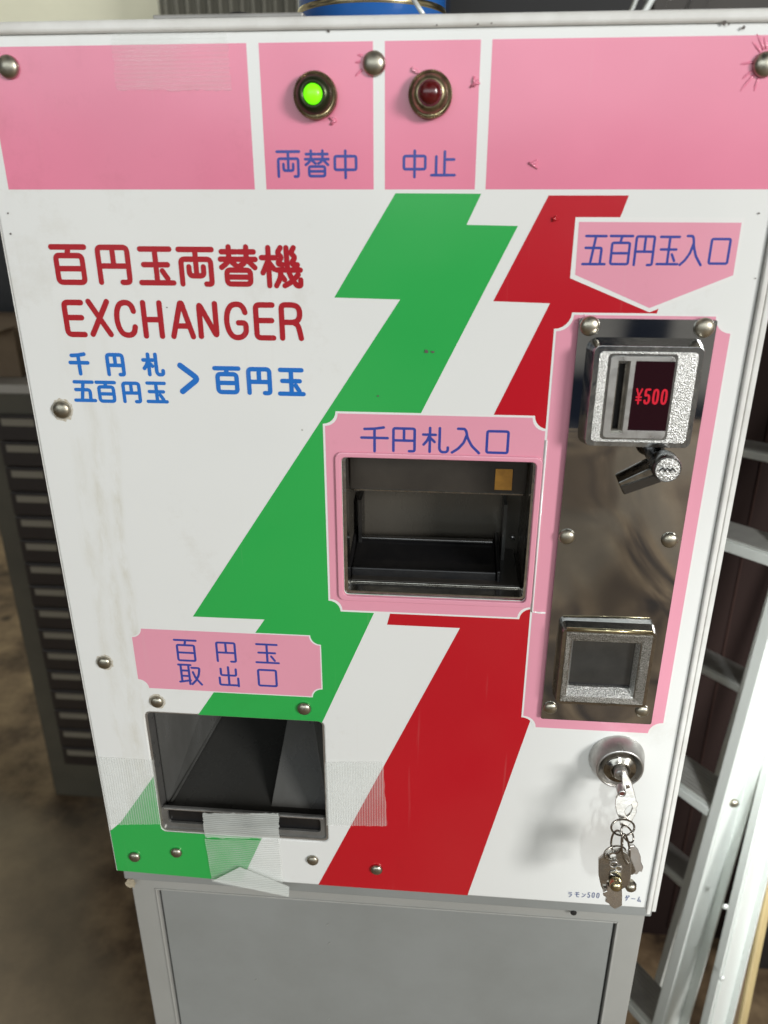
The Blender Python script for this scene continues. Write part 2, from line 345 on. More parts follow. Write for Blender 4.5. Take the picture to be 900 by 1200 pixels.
# ------------------------------------------------------------------ stroke lettering
G = {
 '百': [[(0, 1), (1, 1)], [(.52, 1), (.46, .76)], [(.1, .76), (.9, .76), (.9, 0), (.1, 0), (.1, .76)], [(.1, .39), (.9, .39)]],
 '円': [[(.05, 0), (.05, 1), (.95, 1), (.95, 0), (.72, 0)], [(.05, .47), (.95, .47)], [(.5, 1), (.5, .47)]],
 '玉': [[(.05, 1), (.95, 1)], [(.12, .54), (.86, .54)], [(0, 0), (1, 0)], [(.5, 1), (.5, 0)], [(.68, .36), (.83, .12)]],
 '両': [[(0, 1), (1, 1)], [(.05, 0), (.05, .72), (.95, .72), (.95, 0), (.78, 0)], [(.5, 1), (.5, .24)], [(.28, .5), (.28, .24), (.72, .24), (.72, .5)]],
 '替': [[(.04, .87), (.46, .87)], [(0, .67), (.47, .67)], [(.25, 1), (.25, .72), (.18, .56), (.02, .45)], [(.29, .62), (.44, .5)],
        [(.54, .87), (.96, .87)], [(.53, .67), (1, .67)], [(.75, 1), (.75, .72), (.68, .56), (.56, .5)], [(.78, .64), (.98, .45)],
        [(.16, .38), (.84, .38), (.84, 0), (.16, 0), (.16, .38)], [(.16, .19), (.84, .19)]],
 '機': [[(0, .74), (.36, .74)], [(.18, 1), (.18, 0)], [(.17, .66), (.02, .34)], [(.2, .6), (.32, .44)],
        [(.5, 1), (.41, .86), (.53, .76), (.41, .58), (.55, .56)], [(.84, 1), (.76, .86), (.88, .76), (.76, .58), (.93, .56)],
        [(.38, .42), (1, .42)], [(.65, 1), (.66, .5), (.76, .2), (.9, .0), (1, .0), (1, .16)], [(.94, .3), (.76, .1), (.58, 0)], [(.49, .42), (.47, .2), (.36, 0)], [(.5, .27), (.58, .16)], [(.84, .54), (.92, .48)]],
 '中': [[(.03, .8), (.97, .8), (.97, .3), (.03, .3), (.03, .8)], [(.5, 1), (.5, 0)]],
 '止': [[(.56, 1), (.56, .04)], [(.56, .68), (.96, .68)], [(.2, .8), (.2, .04)], [(0, .04), (1, .04)]],
 '千': [[(.12, .92), (.5, .94), (.85, 1)], [(0, .56), (1, .56)], [(.5, .94), (.5, 0)]],
 '札': [[(0, .72), (.5, .72)], [(.27, 1), (.27, 0)], [(.25, .68), (.15, .45), (.02, .3)], [(.3, .58), (.46, .42)], [(.66, 1), (.66, .12), (.74, 0), (.93, 0), (1, .06), (1, .2)]],
 '五': [[(.06, 1), (.96, 1)], [(.5, 1), (.34, 0)], [(.08, .58), (.8, .58), (.78, 0)], [(0, 0), (1, 0)]],
 '入': [[(.2, 1), (.44, 1), (.5, .9), (.56, .62), (.72, .3), (1, 0)], [(.53, .76), (.42, .42), (.22, .16), (0, 0)]],
 '口': [[(.05, .95), (.95, .95), (.95, .02), (.05, .02), (.05, .95)]],
 '取': [[(0, 1), (.56, 1)], [(.1, 1), (.1, .14)], [(.46, 1), (.46, 0)], [(.1, .7), (.46, .7)], [(.1, .42), (.46, .42)], [(0, .1), (.5, .2)], [(.6, .86), (.96, .86), (.9, .5), (.76, .22), (.56, 0)], [(.64, .64), (.74, .34), (1, 0)]],
 '出': [[(.5, 1), (.5, .04)], [(.12, .9), (.12, .56), (.88, .56), (.88, .9)], [(.03, .42), (.03, .04), (.97, .04), (.97, .42)], [(.97, .04), (.97, 0)]],
 '>': [[(.0, 1), (1, .5), (.0, 0)]],
 'E': [[(1, 1), (.08, 1), (.08, 0), (1, 0)], [(.08, .53), (.94, .53)]],
 'X': [[(0, 1), (.98, 0)], [(.96, 1), (.02, 0)]],
 'C': [[(1, .74), (.93, .9), (.75, .99), (.5, 1), (.27, .95), (.1, .78), (.02, .5), (.1, .22), (.27, .05), (.5, 0), (.75, .01), (.93, .1), (1, .26)]],
 'H': [[(.06, 1), (.06, 0)], [(.94, 1), (.94, 0)], [(.06, .5), (.94, .5)]],
 'A': [[(0, 0), (.46, 1), (.54, 1), (1, 0)], [(.16, .32), (.84, .32)]],
 'N': [[(.04, 0), (.04, 1), (.96, 0), (.96, 1)]],
 'G': [[(.97, .76), (.9, .9), (.74, .99), (.5, 1), (.27, .95), (.1, .78), (.02, .5), (.1, .22), (.27, .05), (.5, 0), (.78, .03), (.98, .17), (.98, .45), (.62, .45)]],
 'R': [[(.06, 0), (.06, 1), (.62, 1), (.84, .96), (.94, .84), (.94, .66), (.84, .53), (.62, .48), (.06, .48)], [(.62, .48), (.84, .4), (.92, .2), (.98, 0)]],
 '¥': [[(0, 1), (.5, .5), (1, 1)], [(.5, .5), (.5, 0)], [(.05, .45), (.95, .45)], [(.05, .25), (.95, .25)]],
 '5': [[(.95, 1), (.1, 1), (.08, .55), (.5, .62), (.85, .56), (.98, .35), (.9, .1), (.5, 0), (.1, .05), (.02, .2)]],
 '0': [[(.5, 1), (.15, .93), (.04, .7), (.04, .3), (.15, .07), (.5, 0), (.85, .07), (.96, .3), (.96, .7), (.85, .93), (.5, 1)]],
 'ラ': [[(.1, .95), (.9, .95)], [(.05, .62), (.95, .62), (.8, .25), (.35, 0)]],
 'モ': [[(.1, .93), (.9, .93)], [(0, .55), (1, .55)], [(.45, .93), (.45, .1), (.55, 0), (.95, 0)]],
 'ン': [[(.08, .85), (.35, .68)], [(.08, .04), (.55, .2), (.95, .75)]],
 'ゲ': [[(.3, 1), (.05, .5)], [(.22, .72), (.85, .72)], [(.55, .72), (.5, .3), (.2, 0)], [(.8, 1), (.86, .88)], [(.94, 1), (1, .88)]],
 'ー': [[(0, .5), (1, .5)]],
 'ム': [[(.45, 1), (.1, .12), (.9, .16)], [(.68, .45), (1, 0)]],
}
def fillet(pts, rad):
    closed = (Vector(pts[0]) - Vector(pts[-1])).length < 1e-9
    p = [Vector(q) for q in pts]
    if closed: p = p[:-1]
    k = len(p); out = []
    for i in range(k):
        if not closed and i in (0, k - 1): out.append(p[i]); continue
        a = p[(i - 1) % k]; b = p[i]; c = p[(i + 1) % k]
        u = (a - b); v = (c - b); rr = min(rad, u.length * .45, v.length * .45); u.normalize(); v.normalize()
        if u.angle(-v, 0) < .15: out.append(b); continue
        s = b + u * rr; e = b + v * rr
        for t in (0, .25, .5, .75, 1): out.append(s * (1 - t) ** 2 + b * 2 * t * (1 - t) + e * t * t)
    return out, closed
def stroke_polys(pts, w, corner):
    """rounded stroke as a set of convex polygons (unioned later)"""
    p, closed = fillet(pts, corner); polys = []
    if closed: p = p + [p[0]]
    for a, b in zip(p, p[1:]):
        dd = b - a
        if dd.length < 1e-7: continue
        ang = math.atan2(dd[1], dd[0]); q = []
        for k in range(9): t = ang - PI / 2 + PI * k / 8; q.append((b[0] + math.cos(t) * w / 2, b[1] + math.sin(t) * w / 2))
        for k in range(9): t = ang + PI / 2 + PI * k / 8; q.append((a[0] + math.cos(t) * w / 2, a[1] + math.sin(t) * w / 2))
        polys.append(q)
    return polys
def glyph(bm, ch, x, z, w, h, sw, Y):
    polys = []
    for st in G[ch]:
        pts = [(x + sw / 2 + a * (w - sw), z + sw / 2 + b * (h - sw)) for a, b in st]
        polys += stroke_polys(pts, sw, sw * .75)
    sheet_bm(polys, [], Y, bm)
def text_obj(name, chars, Y, swpx, material, parent, Yp=0.0):
    """chars: (char, x0, y0, x1, y1) measured extents"""
    bm = bmesh.new()
    for ch, x0, y0, x1, y1 in chars:
        xm = (x0 + x1) / 2; ym = (y0 + y1) / 2
        A = XZ(x0, ym, Yp); B = XZ(x1, ym, Yp); T = XZ(xm, y0, Yp); D = XZ(xm, y1, Yp)
        h = T[1] - D[1]
        shear = abs(450.6 - xm) / (2743 - ym) * (y1 - y0)
        w = (B[0] - A[0]) * (1 - .8 * shear / (x1 - x0)); k = (B[0] - A[0]) / (x1 - x0)
        cx = (A[0] + B[0]) / 2
        glyph(bm, ch, cx - w / 2, D[1], w, h, swpx * k, Y)
    g = bmesh.ops.extrude_face_region(bm, geom=list(bm.faces))
    for q in g['geom']:
        if isinstance(q, bmesh.types.BMVert): q.co.y += .00002
    return obj(name, bm, material, parent)

def scoop(x0, z0, x1, z1, rr, k=6):
    """rectangle with concave (ticket) corners"""
    out = []
    for cx, cz, a0 in ((x0, z0, PI / 2), (x0, z1, 0), (x1, z1, -PI / 2), (x1, z0, PI)):
        for i in range(k + 1):
            t = a0 - PI / 2 * i / k
            out.append((cx + rr * math.cos(t), cz + rr * math.sin(t)))
    # correct ordering: walk corners clockwise starting bottom-left
    return out
def scoop_poly(x0, z0, x1, z1, rr, k=6):
    o = []
    for i in range(k + 1): t = PI / 2 * (1 - i / k); o.append((x0 + rr * math.cos(PI / 2 - t), z0 + rr * math.sin(PI / 2 - t)) if False else (x0 + rr * math.sin(t), z0 + rr * math.cos(t)))
    # above goes from (x0+rr, z0) to (x0, z0+rr)
    for i in range(k + 1): t = PI / 2 * i / k; o.append((x0 + rr * math.sin(t), z1 - rr * math.cos(t)))
    for i in range(k + 1): t = PI / 2 * (1 - i / k); o.append((x1 - rr * math.sin(t), z1 - rr * math.cos(t)))
    for i in range(k + 1): t = PI / 2 * i / k; o.append((x1 - rr * math.sin(t), z0 + rr * math.cos(t)))
    return o
def round_rect(x0, z0, x1, z1, rr, k=5):
    o = []
    for cx, cz, a in ((x1 - rr, z1 - rr, 0), (x0 + rr, z1 - rr, PI / 2), (x0 + rr, z0 + rr, PI), (x1 - rr, z0 + rr, 3 * PI / 2)):
        for i in range(k + 1): t = a + PI / 2 * i / k; o.append((cx + rr * math.cos(t), cz + rr * math.sin(t)))
    return o

# ================================================================== THE MACHINE
LX, RX = -.1800, .1802          # front panel sides
BZ, TZ = .8000, 1.3010          # bottom, top
DEP = .23
mac = thing('change_machine', 'white coin change machine with pink header, green and red zigzag stripes and Japanese lettering', 'change machine')
mac.location = (0, .11, BZ)
bpy.context.view_layer.update()
class _R:  # children are built in world coordinates, then re-based on the empty
    pass
PARTS = []
def part(name, bm, material, parent=None, **k):
    o = obj(name, bm, material, None, **k); o.parent = parent or mac
    if parent is None or parent is mac: o.matrix_parent_inverse = mac.matrix_basis.inverted()
    return o
def reparent(o, par):
    o.parent = par
    if par is mac: o.matrix_parent_inverse = mac.matrix_basis.inverted()
    return o

BW = (-.0008, .1030, .9905, 1.0855)   # placeholder; measured below
# openings
def rect_from(px):  # px: TL, TR, BR, BL  -> x0,z0,x1,z1 averaged
    q = [XZ(*p) for p in px]
    return ((q[0][0] + q[3][0]) / 2, (q[2][1] + q[3][1]) / 2, (q[1][0] + q[2][0]) / 2, (q[0][1] + q[1][1]) / 2)
bill = rect_from([(401, 536), (628.5, 541), (615, 704.7), (402.7, 696.5)])
pay = rect_from([(170, 835), (380, 844.6), (383.7, 986), (188, 975)])
print('bill', bill, 'pay', pay)
bill_h = round_rect(*bill, .0025); pay_h = round_rect(*pay, .004)

# sheet-metal box behind the front
bm = bmesh.new()
for a, b in (((LX, .004, BZ + .002), (LX + .0015, DEP, TZ)), ((RX - .0015 + .004, .004, BZ + .002), (RX + .004, DEP, TZ)),
             ((LX + .0016, .004, TZ - .0016), (RX + .0024, DEP, TZ - .0001)), ((LX + .0016, .004, BZ + .002), (RX + .0024, DEP, BZ + .0035)),
             ((LX + .0016, DEP - .0015, BZ + .0036), (RX + .0024, DEP - .0001, TZ - .0017))):
    box_bm(a, b, bm)
part('housing', bm, M['trim'])
fp = part('front_panel', prism_bm([[(LX, BZ), (RX, BZ), (RX, TZ), (LX, TZ)]], [bill_h, pay_h], 0, .0035), M['white'], bevel=.0009)
# raised white edging: top and right rails, thin lip left
bm = box_bm((LX - .0004, -.0012, TZ + .0002), (RX + .0072, .006, TZ + .0052))
part('top_rail', bm, M['trim'], bevel=.0016, seg=3)
bm = box_bm((RX + .0002, -.0002, BZ - .002), (RX + .0066, .006, TZ - .0002))
sr = part('side_rail', bm, M['trim'], bevel=.001, seg=3)
part('rail_bead', box_bm((RX + .0001, -.0022, BZ - .0035), (RX + .0030, .0002, TZ - .0002)), M['trim'], sr, bevel=.0010, seg=3)
part('rail_bead', box_bm((RX + .0036, -.0012, BZ - .0015), (RX + .0064, .0002, TZ - .0002)), M['trim'], sr, bevel=.0006, seg=3)
bm = box_bm((LX - .0006, .0003, BZ), (LX - .00005, .010, TZ)); part('side_lip', bm, M['trim'])

Y1, Y2, Y3, Y4 = -.00004, -.00012, -.00017, -.00021
# green zigzag
green = poly([(463.5, 226.4), (564, 227), (546.7, 263.4), (607, 264.8), (495, 481), (476, 518), (545, 522), (438, 719), (380, 841.6), (305, 986), (283, 1033)])
green += [(LX, BZ + .0003), XZ(132, 972)]
green[-1] = (LX, XZ(132, 974)[1])
green += poly([(142, 963), (177, 914), (234, 835), (310, 726), (226, 722.5), (469, 351), (391.7, 348.7)])
sheet('green_stripe', [green], Y1, M['green'], fp, [pay_h, bill_h])
red1 = poly([(643, 229), (737, 229), (715, 285), (800, 285), (765, 380), (700, 400), (670, 520), (600, 520), (565, 515), (580, 483), (644.5, 355.5), (578, 353)])
sheet('red_stripe', [red1], Y1, M['red'], fp)
red2 = poly([(459, 712), (660, 700), (665, 740), (622, 843), (548, 1047)]) + poly([(373, 1036), (479, 844.6), (539, 736), (453.5, 732)])
red2[4] = (red2[4][0], BZ + .0003); red2[5] = (red2[5][0], BZ + .0003)
sheet('red_stripe', [red2], Y1, M['red'], fp, [bill_h])
# pink header blocks
zb = XZ(450, 222)[1]; zt = XZ(450, 48)[1]
for x0, x1 in ((LX + .0075, XZ(293.5, 135)[0]), (XZ(307.5, 135)[0], XZ(437.5, 135)[0]), (XZ(451, 135)[0], XZ(560, 135)[0]), (XZ(573, 135)[0], RX - .0022)):
    sheet('pink_block', [[(x0, zb), (x1, zb), (x1, zt), (x0, zt)]], Y1, M['pink'], fp)

# pink label plates ------------------------------------------------
def rectpx(tl, br): a = XZ(*tl); b = XZ(*br); return (a[0], b[1], b[0], a[1])
BO = .0011
# bill label (ticket corners) around the window
x0 = XZ(384, 600)[0]; x1 = XZ(631, 600)[0]; z1 = (XZ(400, 486)[1] + XZ(625, 488)[1]) / 2; z0 = (XZ(404, 714)[1] + XZ(604, 724)[1]) / 2
bo = scoop_poly(x0 - BO, z0 - BO, x1 + BO, z1 + BO, .0068); bi = scoop_poly(x0, z0, x1, z1, .0068)
sheet('label_border', [bo], Y2, M['border'], fp, [bill_h])
sheet('bill_label', [bi], Y3, M['pink2'], fp, [bill_h])
# coin column label
cq = [XZ(677.5, 368), XZ(838, 372), XZ(756.7, 858), XZ(631, 853)]
cx0 = (XZ(653.5, 387)[0] + XZ(612, 838)[0]) / 2; cx1 = (XZ(856, 393)[0] + XZ(777, 845)[0]) / 2
cz1 = (cq[0][1] + cq[1][1]) / 2; cz0 = (cq[2][1] + cq[3][1]) / 2
print('coin label', cx0, cx1, cz0, cz1, 'bill label', x0, x1, z0, z1)
sheet('label_border', [scoop_poly(cx0 - BO, cz0 - BO, cx1 + BO, cz1 + BO, .0078)], Y2 - .00002, M['border'], fp)
sheet('coin_label', [scoop_poly(cx0, cz0, cx1, cz1, .0078)], Y3 - .00002, M['pink2'], fp)
# payout label
qa = rect_from([(154, 738.5), (375, 743.5), (376.6, 816.5), (163, 805.5)])
sheet('label_border', [scoop_poly(qa[0] - BO * .6, qa[1] - BO * .6, qa[2] + BO * .6, qa[3] + BO * .6, .0062)], Y2, M['border'], fp)
sheet('payout_label', [scoop_poly(*qa, .0062)], Y3, M['pink2'], fp)
# arrow label for 500 yen coins
ar = poly([(678.5, 260), (869, 261), (859, 322.5), (761, 361), (674, 322)])
aro = poly([(674.5, 254.5), (873, 255), (863, 326), (761, 366), (668, 326)])
sheet('label_border', [aro], Y2 + .00001, M['border'], fp)
sheet('arrow_label', [ar], Y3, M['pink2'], fp)

# lettering ---------------------------------------------------------
text_obj('lettering', [('両', 323, 176, 353, 208.5), ('替', 356, 175, 387, 208), ('中', 390, 175, 420, 210)], Y4, 3.0, M['inknavy'], fp)
text_obj('lettering', [('中', 471, 175, 501, 209), ('止', 504, 176, 535, 208)], Y4, 3.0, M['inknavy'], fp)
text_obj('lettering', [('百', 57, 286, 107, 334), ('円', 109, 286.5, 158, 334), ('玉', 159, 288.5, 207, 334.5), ('両', 206, 289, 254, 336), ('替', 254.5, 286, 304, 336), ('機', 303, 287, 356, 338)], Y4, 6.1, M['inkred'], fp)
text_obj('lettering', [('E', 70, 351, 103, 395), ('X', 100.5, 350, 134, 395), ('C', 131, 351, 163, 396), ('H', 163, 351.5, 195, 397), ('A', 197, 352, 230, 397.5), ('N', 229, 352.5, 258.5, 397.5),
                       ('G', 260.5, 353, 293, 399), ('E', 294.6, 354, 324, 399), ('R', 325, 354, 357, 399.5)], Y4, 6.3, M['inkred'], fp)
text_obj('lettering', [('千', 79, 412.5, 107, 440), ('円', 122, 413.5, 149, 441), ('札', 165, 413, 194, 441)], Y4, 4.3, M['inkblue'], fp)
text_obj('lettering', [('五', 84, 445.5, 114, 471), ('百', 111, 446, 139, 472), ('円', 141, 447, 168, 472.5), ('玉', 169.5, 447, 198, 472.5)], Y4, 4.0, M['inkblue'], fp)
text_obj('lettering', [('>', 208, 425, 237, 462)], Y4, 6.6, M['inkblue'], fp)
text_obj('lettering', [('百', 249, 429, 284, 462), ('円', 287, 430, 321, 463), ('玉', 324.5, 431, 358.5, 464)], Y4, 5.2, M['inkblue'], fp)
text_obj('lettering', [('五', 681, 275, 713, 311), ('百', 711, 275, 743, 311), ('円', 740, 275.5, 770, 312), ('玉', 768, 276, 799, 311), ('入', 795, 275, 827, 312), ('口', 827.5, 277, 859, 311)], Y4, 3.0, M['inknavy'], fp)
text_obj('lettering', [('千', 422, 499, 456, 530), ('円', 458, 500.5, 489, 530), ('札', 494, 500, 527, 531), ('入', 528, 501, 564, 532), ('口', 567, 502.5, 599, 532.5)], Y4, 3.2, M['inknavy'], fp)
text_obj('lettering', [('百', 203, 749, 233, 775), ('円', 251, 752, 279, 776), ('玉', 298, 754, 328, 777.5)], Y4, 2.7, M['inknavy'], fp)
text_obj('lettering', [('取', 208, 778, 238, 802.5), ('出', 254.5, 780.5, 282, 804.5), ('口', 300, 783, 327, 805)], Y4, 2.7, M['inknavy'], fp)
text_obj('lettering', [('ラ', 665, 1045, 671, 1051), ('モ', 673, 1045, 679.5, 1051), ('ン', 681, 1046, 687, 1051.5), ('5', 688, 1045.5, 692, 1052), ('0', 693, 1045.5, 697.5, 1052), ('0', 698.5, 1046, 703, 1052.5)], Y4, 1.0, M['inkgrey'], fp)
text_obj('lettering', [('ゲ', 732, 1049, 738, 1055.5), ('ー', 739, 1050, 745, 1056), ('ム', 746, 1050.5, 752, 1057)], Y4, 1.0, M['inkgrey'], fp)

# rivets -------------------------------------------------------------
def rivet_at(x, z, Y, rr, parent):
    prof = [(rr * 1.0, 0), (rr, rr * .12)] + [(rr * math.cos(t), rr * .12 + rr * .52 * math.sin(t)) for t in [PI / 2 * k / 8 for k in range(1, 8)]] + [(0, rr * .64)]
    return part('rivet', lathe_bm(prof, 28, at=(x, Y, z)), M['rivet'], parent, smooth=True)
def washer_dirt(x, z, rr):
    pts = []
    for k in range(26):
        t = 2 * PI * k / 26; q = rr * (1.22 + random.uniform(-.08, .2)); pts.append((x + q * math.cos(t), z + q * math.sin(t)))
    return sheet('grime_ring', [pts], Y1 - .00003, M['grime'], fp)
M['grime'] = mat('grime ring', (.45, .40, .30), .6, var=.9, vscale=500, col2=(.75, .74, .70))
for px, py, rr in ((8, 78, .0049), (438, 74, .0050), (898, 75, .0049), (71, 481, .0049), (121, 778, .0043), (157, 1006, .0040), (206, 1001, .0039), (183, 824, .0041), (356, 832, .0043), (366, 1010, .0040), (441, 1021, .0040)):
    x, z = XZ(px, py, -.002); rivet_at(x, z, -.0004, rr, fp)
    if py in (481, 778, 824) and px < 340: washer_dirt(x, z, rr)
# stress wrinkles radiating from the top rivets
def wrinkle(px, py, angs, l0, l1, parent, mt):
    x, z = XZ(px, py, 0)
    bm = bmesh.new()
    for a in angs:
        t = math.radians(a); L = random.uniform(.75, 1.1) * l1
        pts = [(x + math.cos(t + .12 * s) * (l0 + (L - l0) * s), -.0003 + .0009 * max(0, s - .25) ** 2, z + math.sin(t + .12 * s) * (l0 + (L - l0) * s)) for s in (0, .25, .5, .75, 1)]
        tube_bm([Vector(p) + Vector((0, .00048, 0)) for p in pts], .00065, 8, bm=bm)
    return part('film_wrinkle', bm, mt, parent, smooth=True)
wrinkle(898, 75, (100, 112, 126, 174, 205, 222, 246), .0055, .0140, fp, M['pink'])
wrinkle(438, 74, (150, 172, 205), .0055, .0095, fp, M['pink'])
wrinkle(692, 383, (120, 140, 160), .0058, .0090, fp, M['pink2'])
# little torn blisters in the film
def blister(px, py, s, mt):
    x, z = XZ(px, py); bm = bmesh.new()
    for k in range(3):
        a = random.uniform(0, PI); tube_bm([(x + random.uniform(-s, s), -.0003, z + random.uniform(-s, s)), (x + s * .4 * math.cos(a), -.0008, z + s * .4 * math.sin(a)), (x + s * math.cos(a), -.0003, z + s * math.sin(a))], .0005, 6, bm=bm)
    return part('film_blister', bm, mt, fp, smooth=True)
for px, py, s, k in ((625, 193, .0022, 'pink'), (555, 98, .0026, 'pink'), (484, 86, .0022, 'pink2'), (650, 257, .0014, 'red'), (390, 142, .0016, 'pink')):
    blister(px, py, s, M[k])
# chips: small dark nicks on the edges
M['chip'] = mat('dark chips in the paint', (.10, .085, .075), .7)
for px, py, s in ((385, 37, .0008), (28, 38, .0007), (847, 27, .0011), (853, 29, .0006), (870, 33, .0009), (10, 250, .0005), (13, 274, .0006), (560, 29, .0005), (576, 28, .0004), (512, 30, .0004), (889, 250, .0006), (885, 326, .0004), (500, 412, .0014), (507, 412, .0010), (443, 464, .0006), (196, 360, .0004)):
    x, z = XZ(px, py)
    pts = [(x + s * random.uniform(.5, 1.2) * math.cos(t), z + s * random.uniform(.4, 1.0) * math.sin(t)) for t in [2 * PI * k / 9 for k in range(9)]]
    part('paint_chip', sheet_bm([pts], [], -.00125 if (py < 34) else -.0005), M['chip'], fp)

# indicator lamps ----------------------------------------------------
def lamp(px, py, lens):
    x, z = XZ(px, py, -.006); R = .0095
    o = part('indicator_lamp', lathe_bm([(R, -.001), (R, .0032), (R * .93, .0048), (R * .84, .0052), (R * .84, .0052), (R * .80, .0070), (R * .62, .0092), (R * .50, .0094), (R * .48, .0070), (0, .0070)], 48, at=(x, 0, z)), M['brass'], mac, smooth=True)
    bm = bmesh.new()
    for k in range(60):
        t = 2 * PI * k / 60; c = Vector((x + math.cos(t) * R * .97, -.0026, z + math.sin(t) * R * .97)); tube_bm([c + Vector((0, .002, 0)), c - Vector((0, .0022, 0))], .00035, 5, bm=bm)
    k = part('knurling', bm, M['brass'], o, smooth=True)
    if lens == 'green':
        part('lamp_collar', lathe_bm([(R * .83, .0052), (R * .80, .0075), (R * .6, .0098), (R * .45, .0100), (R * .43, .0085)], 40, at=(x, 0, z)), M['darkcollar'], o, smooth=True)
        part('lens', lathe_bm([(R * .43, .0080), (R * .42, .0098), (R * .36, .0108), (R * .2, .0114), (0, .0116)], 32, at=(x, 0, z)), M['ledgreen'], o, smooth=True)
    else:
        part('lens', lathe_bm([(R * .56, .0072), (R * .55, .0100), (R * .46, .0120), (R * .28, .0131), (0, .0134)], 32, at=(x, 0, z)), M['lensred'], o, smooth=True)
    return o
M['darkcollar'] = mat('dark green lamp collar', (.05, .062, .03), .3, .8, var=.5, vscale=200)
lamp(368, 111, 'green'); lamp(504, 110, 'red')

# bill window recess ---------------------------------------------------
x0, z0, x1, z1 = bill; D = .085
def recess(name, x0, z0, x1, z1, D, mt, floor_mt=None, t=.0012):
    bm = bmesh.new()
    box_bm((x0 - t, .0036, z0 - t), (x0 - .0001, D, z1 + t), bm); box_bm((x1 + .0001, .0036, z0 - t), (x1 + t, D, z1 + t), bm)
    box_bm((x0, .0036, z0 - t), (x1, D, z0 - .0001), bm); box_bm((x0, .0036, z1 + .0001), (x1, D, z1 + t), bm)
    box_bm((x0 - t, D + .0001, z0 - t), (x1 + t, D + t, z1 + t), bm)
    return part(name, bm, mt)
M['flap'] = mat('smoky dark flap', (.030, .026, .022), .3, coat=.4, var=.6, vscale=30, col2=(.06, .052, .042))
D = .062
rc = recess('bill_recess', x0, z0, x1, z1, D, M['recesswall'])
w = x1 - x0; h = z1 - z0
# metal lining just inside the opening
bm = prism_bm([round_rect(x0, z0, x1, z1, .0025)], [round_rect(x0 + .0020, z0 + .0020, x1 - .0012, z1 - .0004, .002)], .0010, .012)
part('window_lining', bm, M['chrome'], rc)
part('upper_flap', box_bm((x0 + .001, .026, P(500, 577, .026)[2]), (x1 - .001, .030, z1 - .0005)), M['flap'], rc, bevel=.0006)
part('flap_edge', box_bm((x0 + .002, .0252, P(500, 577, .026)[2] + .0002), (x1 - .002, .0258, P(500, 575, .026)[2])), M['darkchrome'], rc)
a = P(581, 550, .0245); b = P(599.5, 575, .0245)
part('amber_sticker', box_bm((a[0], .0250, b[2]), (b[0], .0257, a[2])), M['amber'], rc)
part('side_rib', box_bm((x0 + w * .03, .045, z0 + .002), (x0 + w * .05, D - .0005, P(500, 585, .05)[2])), M['darksteel'], rc)
part('side_rib', box_bm((x1 - w * .11, .045, z0 + .002), (x1 - w * .09, D - .0005, P(500, 585, .05)[2])), M['chute'], rc)
tx0 = P(414, 640, .030)[0]; tx1 = P(582, 640, .030)[0]
def profile_prism(prof, xa, xb):
    bm = bmesh.new(); A = [bm.verts.new((xa, y, z)) for y, z in prof]; B = [bm.verts.new((xb, y, z)) for y, z in prof]
    bm.faces.new(A); bm.faces.new(B[::-1]); k = len(prof)
    for i in range(k): bm.faces.new([A[i], A[(i + 1) % k], B[(i + 1) % k], B[i]])
    return bm
zc = P(500, 634, .048)[2]; zl1 = P(500, 671, .018)[2]; zl0 = P(500, 682, .018)[2]
tray = part('bill_tray', profile_prism([(.018, zl0), (.018, zl1 + .0016), (.0195, zl1 + .0016), (.021, zl1), (.030, zl1 + .001), (.046, zc - .001), (.048, zc), (.055, zc), (.055, zl0)], tx0, tx1), M['blackplastic'], rc, bevel=.0008)
for xa, xb_ in ((tx0 - .0022, tx0 - .0002), (tx1 + .0002, tx1 + .0022)):
    part('tray_cheek', profile_prism([(.0165, zl0 - .001), (.0165, zl1 + .003), (.044, zc + .004), (.056, zc + .004), (.056, zl0 - .001)], xa, xb_), M['blackplastic'], tray, bevel=.0005)
part('tray_rim', box_bm((tx0 + .001, .0465, zc + .0002), (tx1 - .001, .0500, zc + .0018)), M['darksteel'], tray, bevel=.0005)
part('rail_screw', lathe_bm([(.0018, 0), (.0016, .0006), (0, .0009)], 18, at=(tx1 + .012, D, P(500, 610, .084)[2])), M['satin'], rc, smooth=True)
part('recess_sill', box_bm((x0 + .002, .0125, z0 + .0001), (x1 - .002, .080, z0 + .0030)), M['flap'], rc, bevel=.0006)
part('sill_edge', box_bm((x0 + .002, .0108, z0 + .0020), (x1 - .002, .0123, z0 + .0029)), M['darkchrome'], rc, bevel=.0003)
# pink moulded bezel round the window (rounded bead)
bz = prism_bm([round_rect(x0 - .0034, z0 - .0034, x1 + .0034, z1 + .0030, .004)], [round_rect(x0 - .0002, z0 - .0002, x1 + .0002, z1 + .0002, .0026)], -.0016, -.00030)
part('window_bead', bz, M['pink2'], fp, bevel=.0011, seg=3)
# raised pink bead dividing bill window and coin column
xb = (cx0 + x1) / 2
bm = tube_bm([(cx0 - .0002, -.0004, z1 + .012), (cx0 - .0002, -.0004, z0 - .006), (cx0 + .0035, -.0004, z0 - .0064), (XZ(640, 706)[0], -.0004, z0 - .0064)], .0006, 8)
part('panel_seam', bm, M['border'], fp, smooth=True)

# payout recess ---------------------------------------------------------
x0, z0, x1, z1 = pay; w = x1 - x0; h = z1 - z0; D = .095
D = .095
pr = recess('payout_recess', x0, z0, x1, z1, D, M['chute'])
part('payout_lining', prism_bm([round_rect(x0, z0, x1, z1, .004)], [round_rect(x0 + .0016, z0 + .0016, x1 - .0010, z1 - .0008, .003)], .0008, .010), M['satin'], pr)
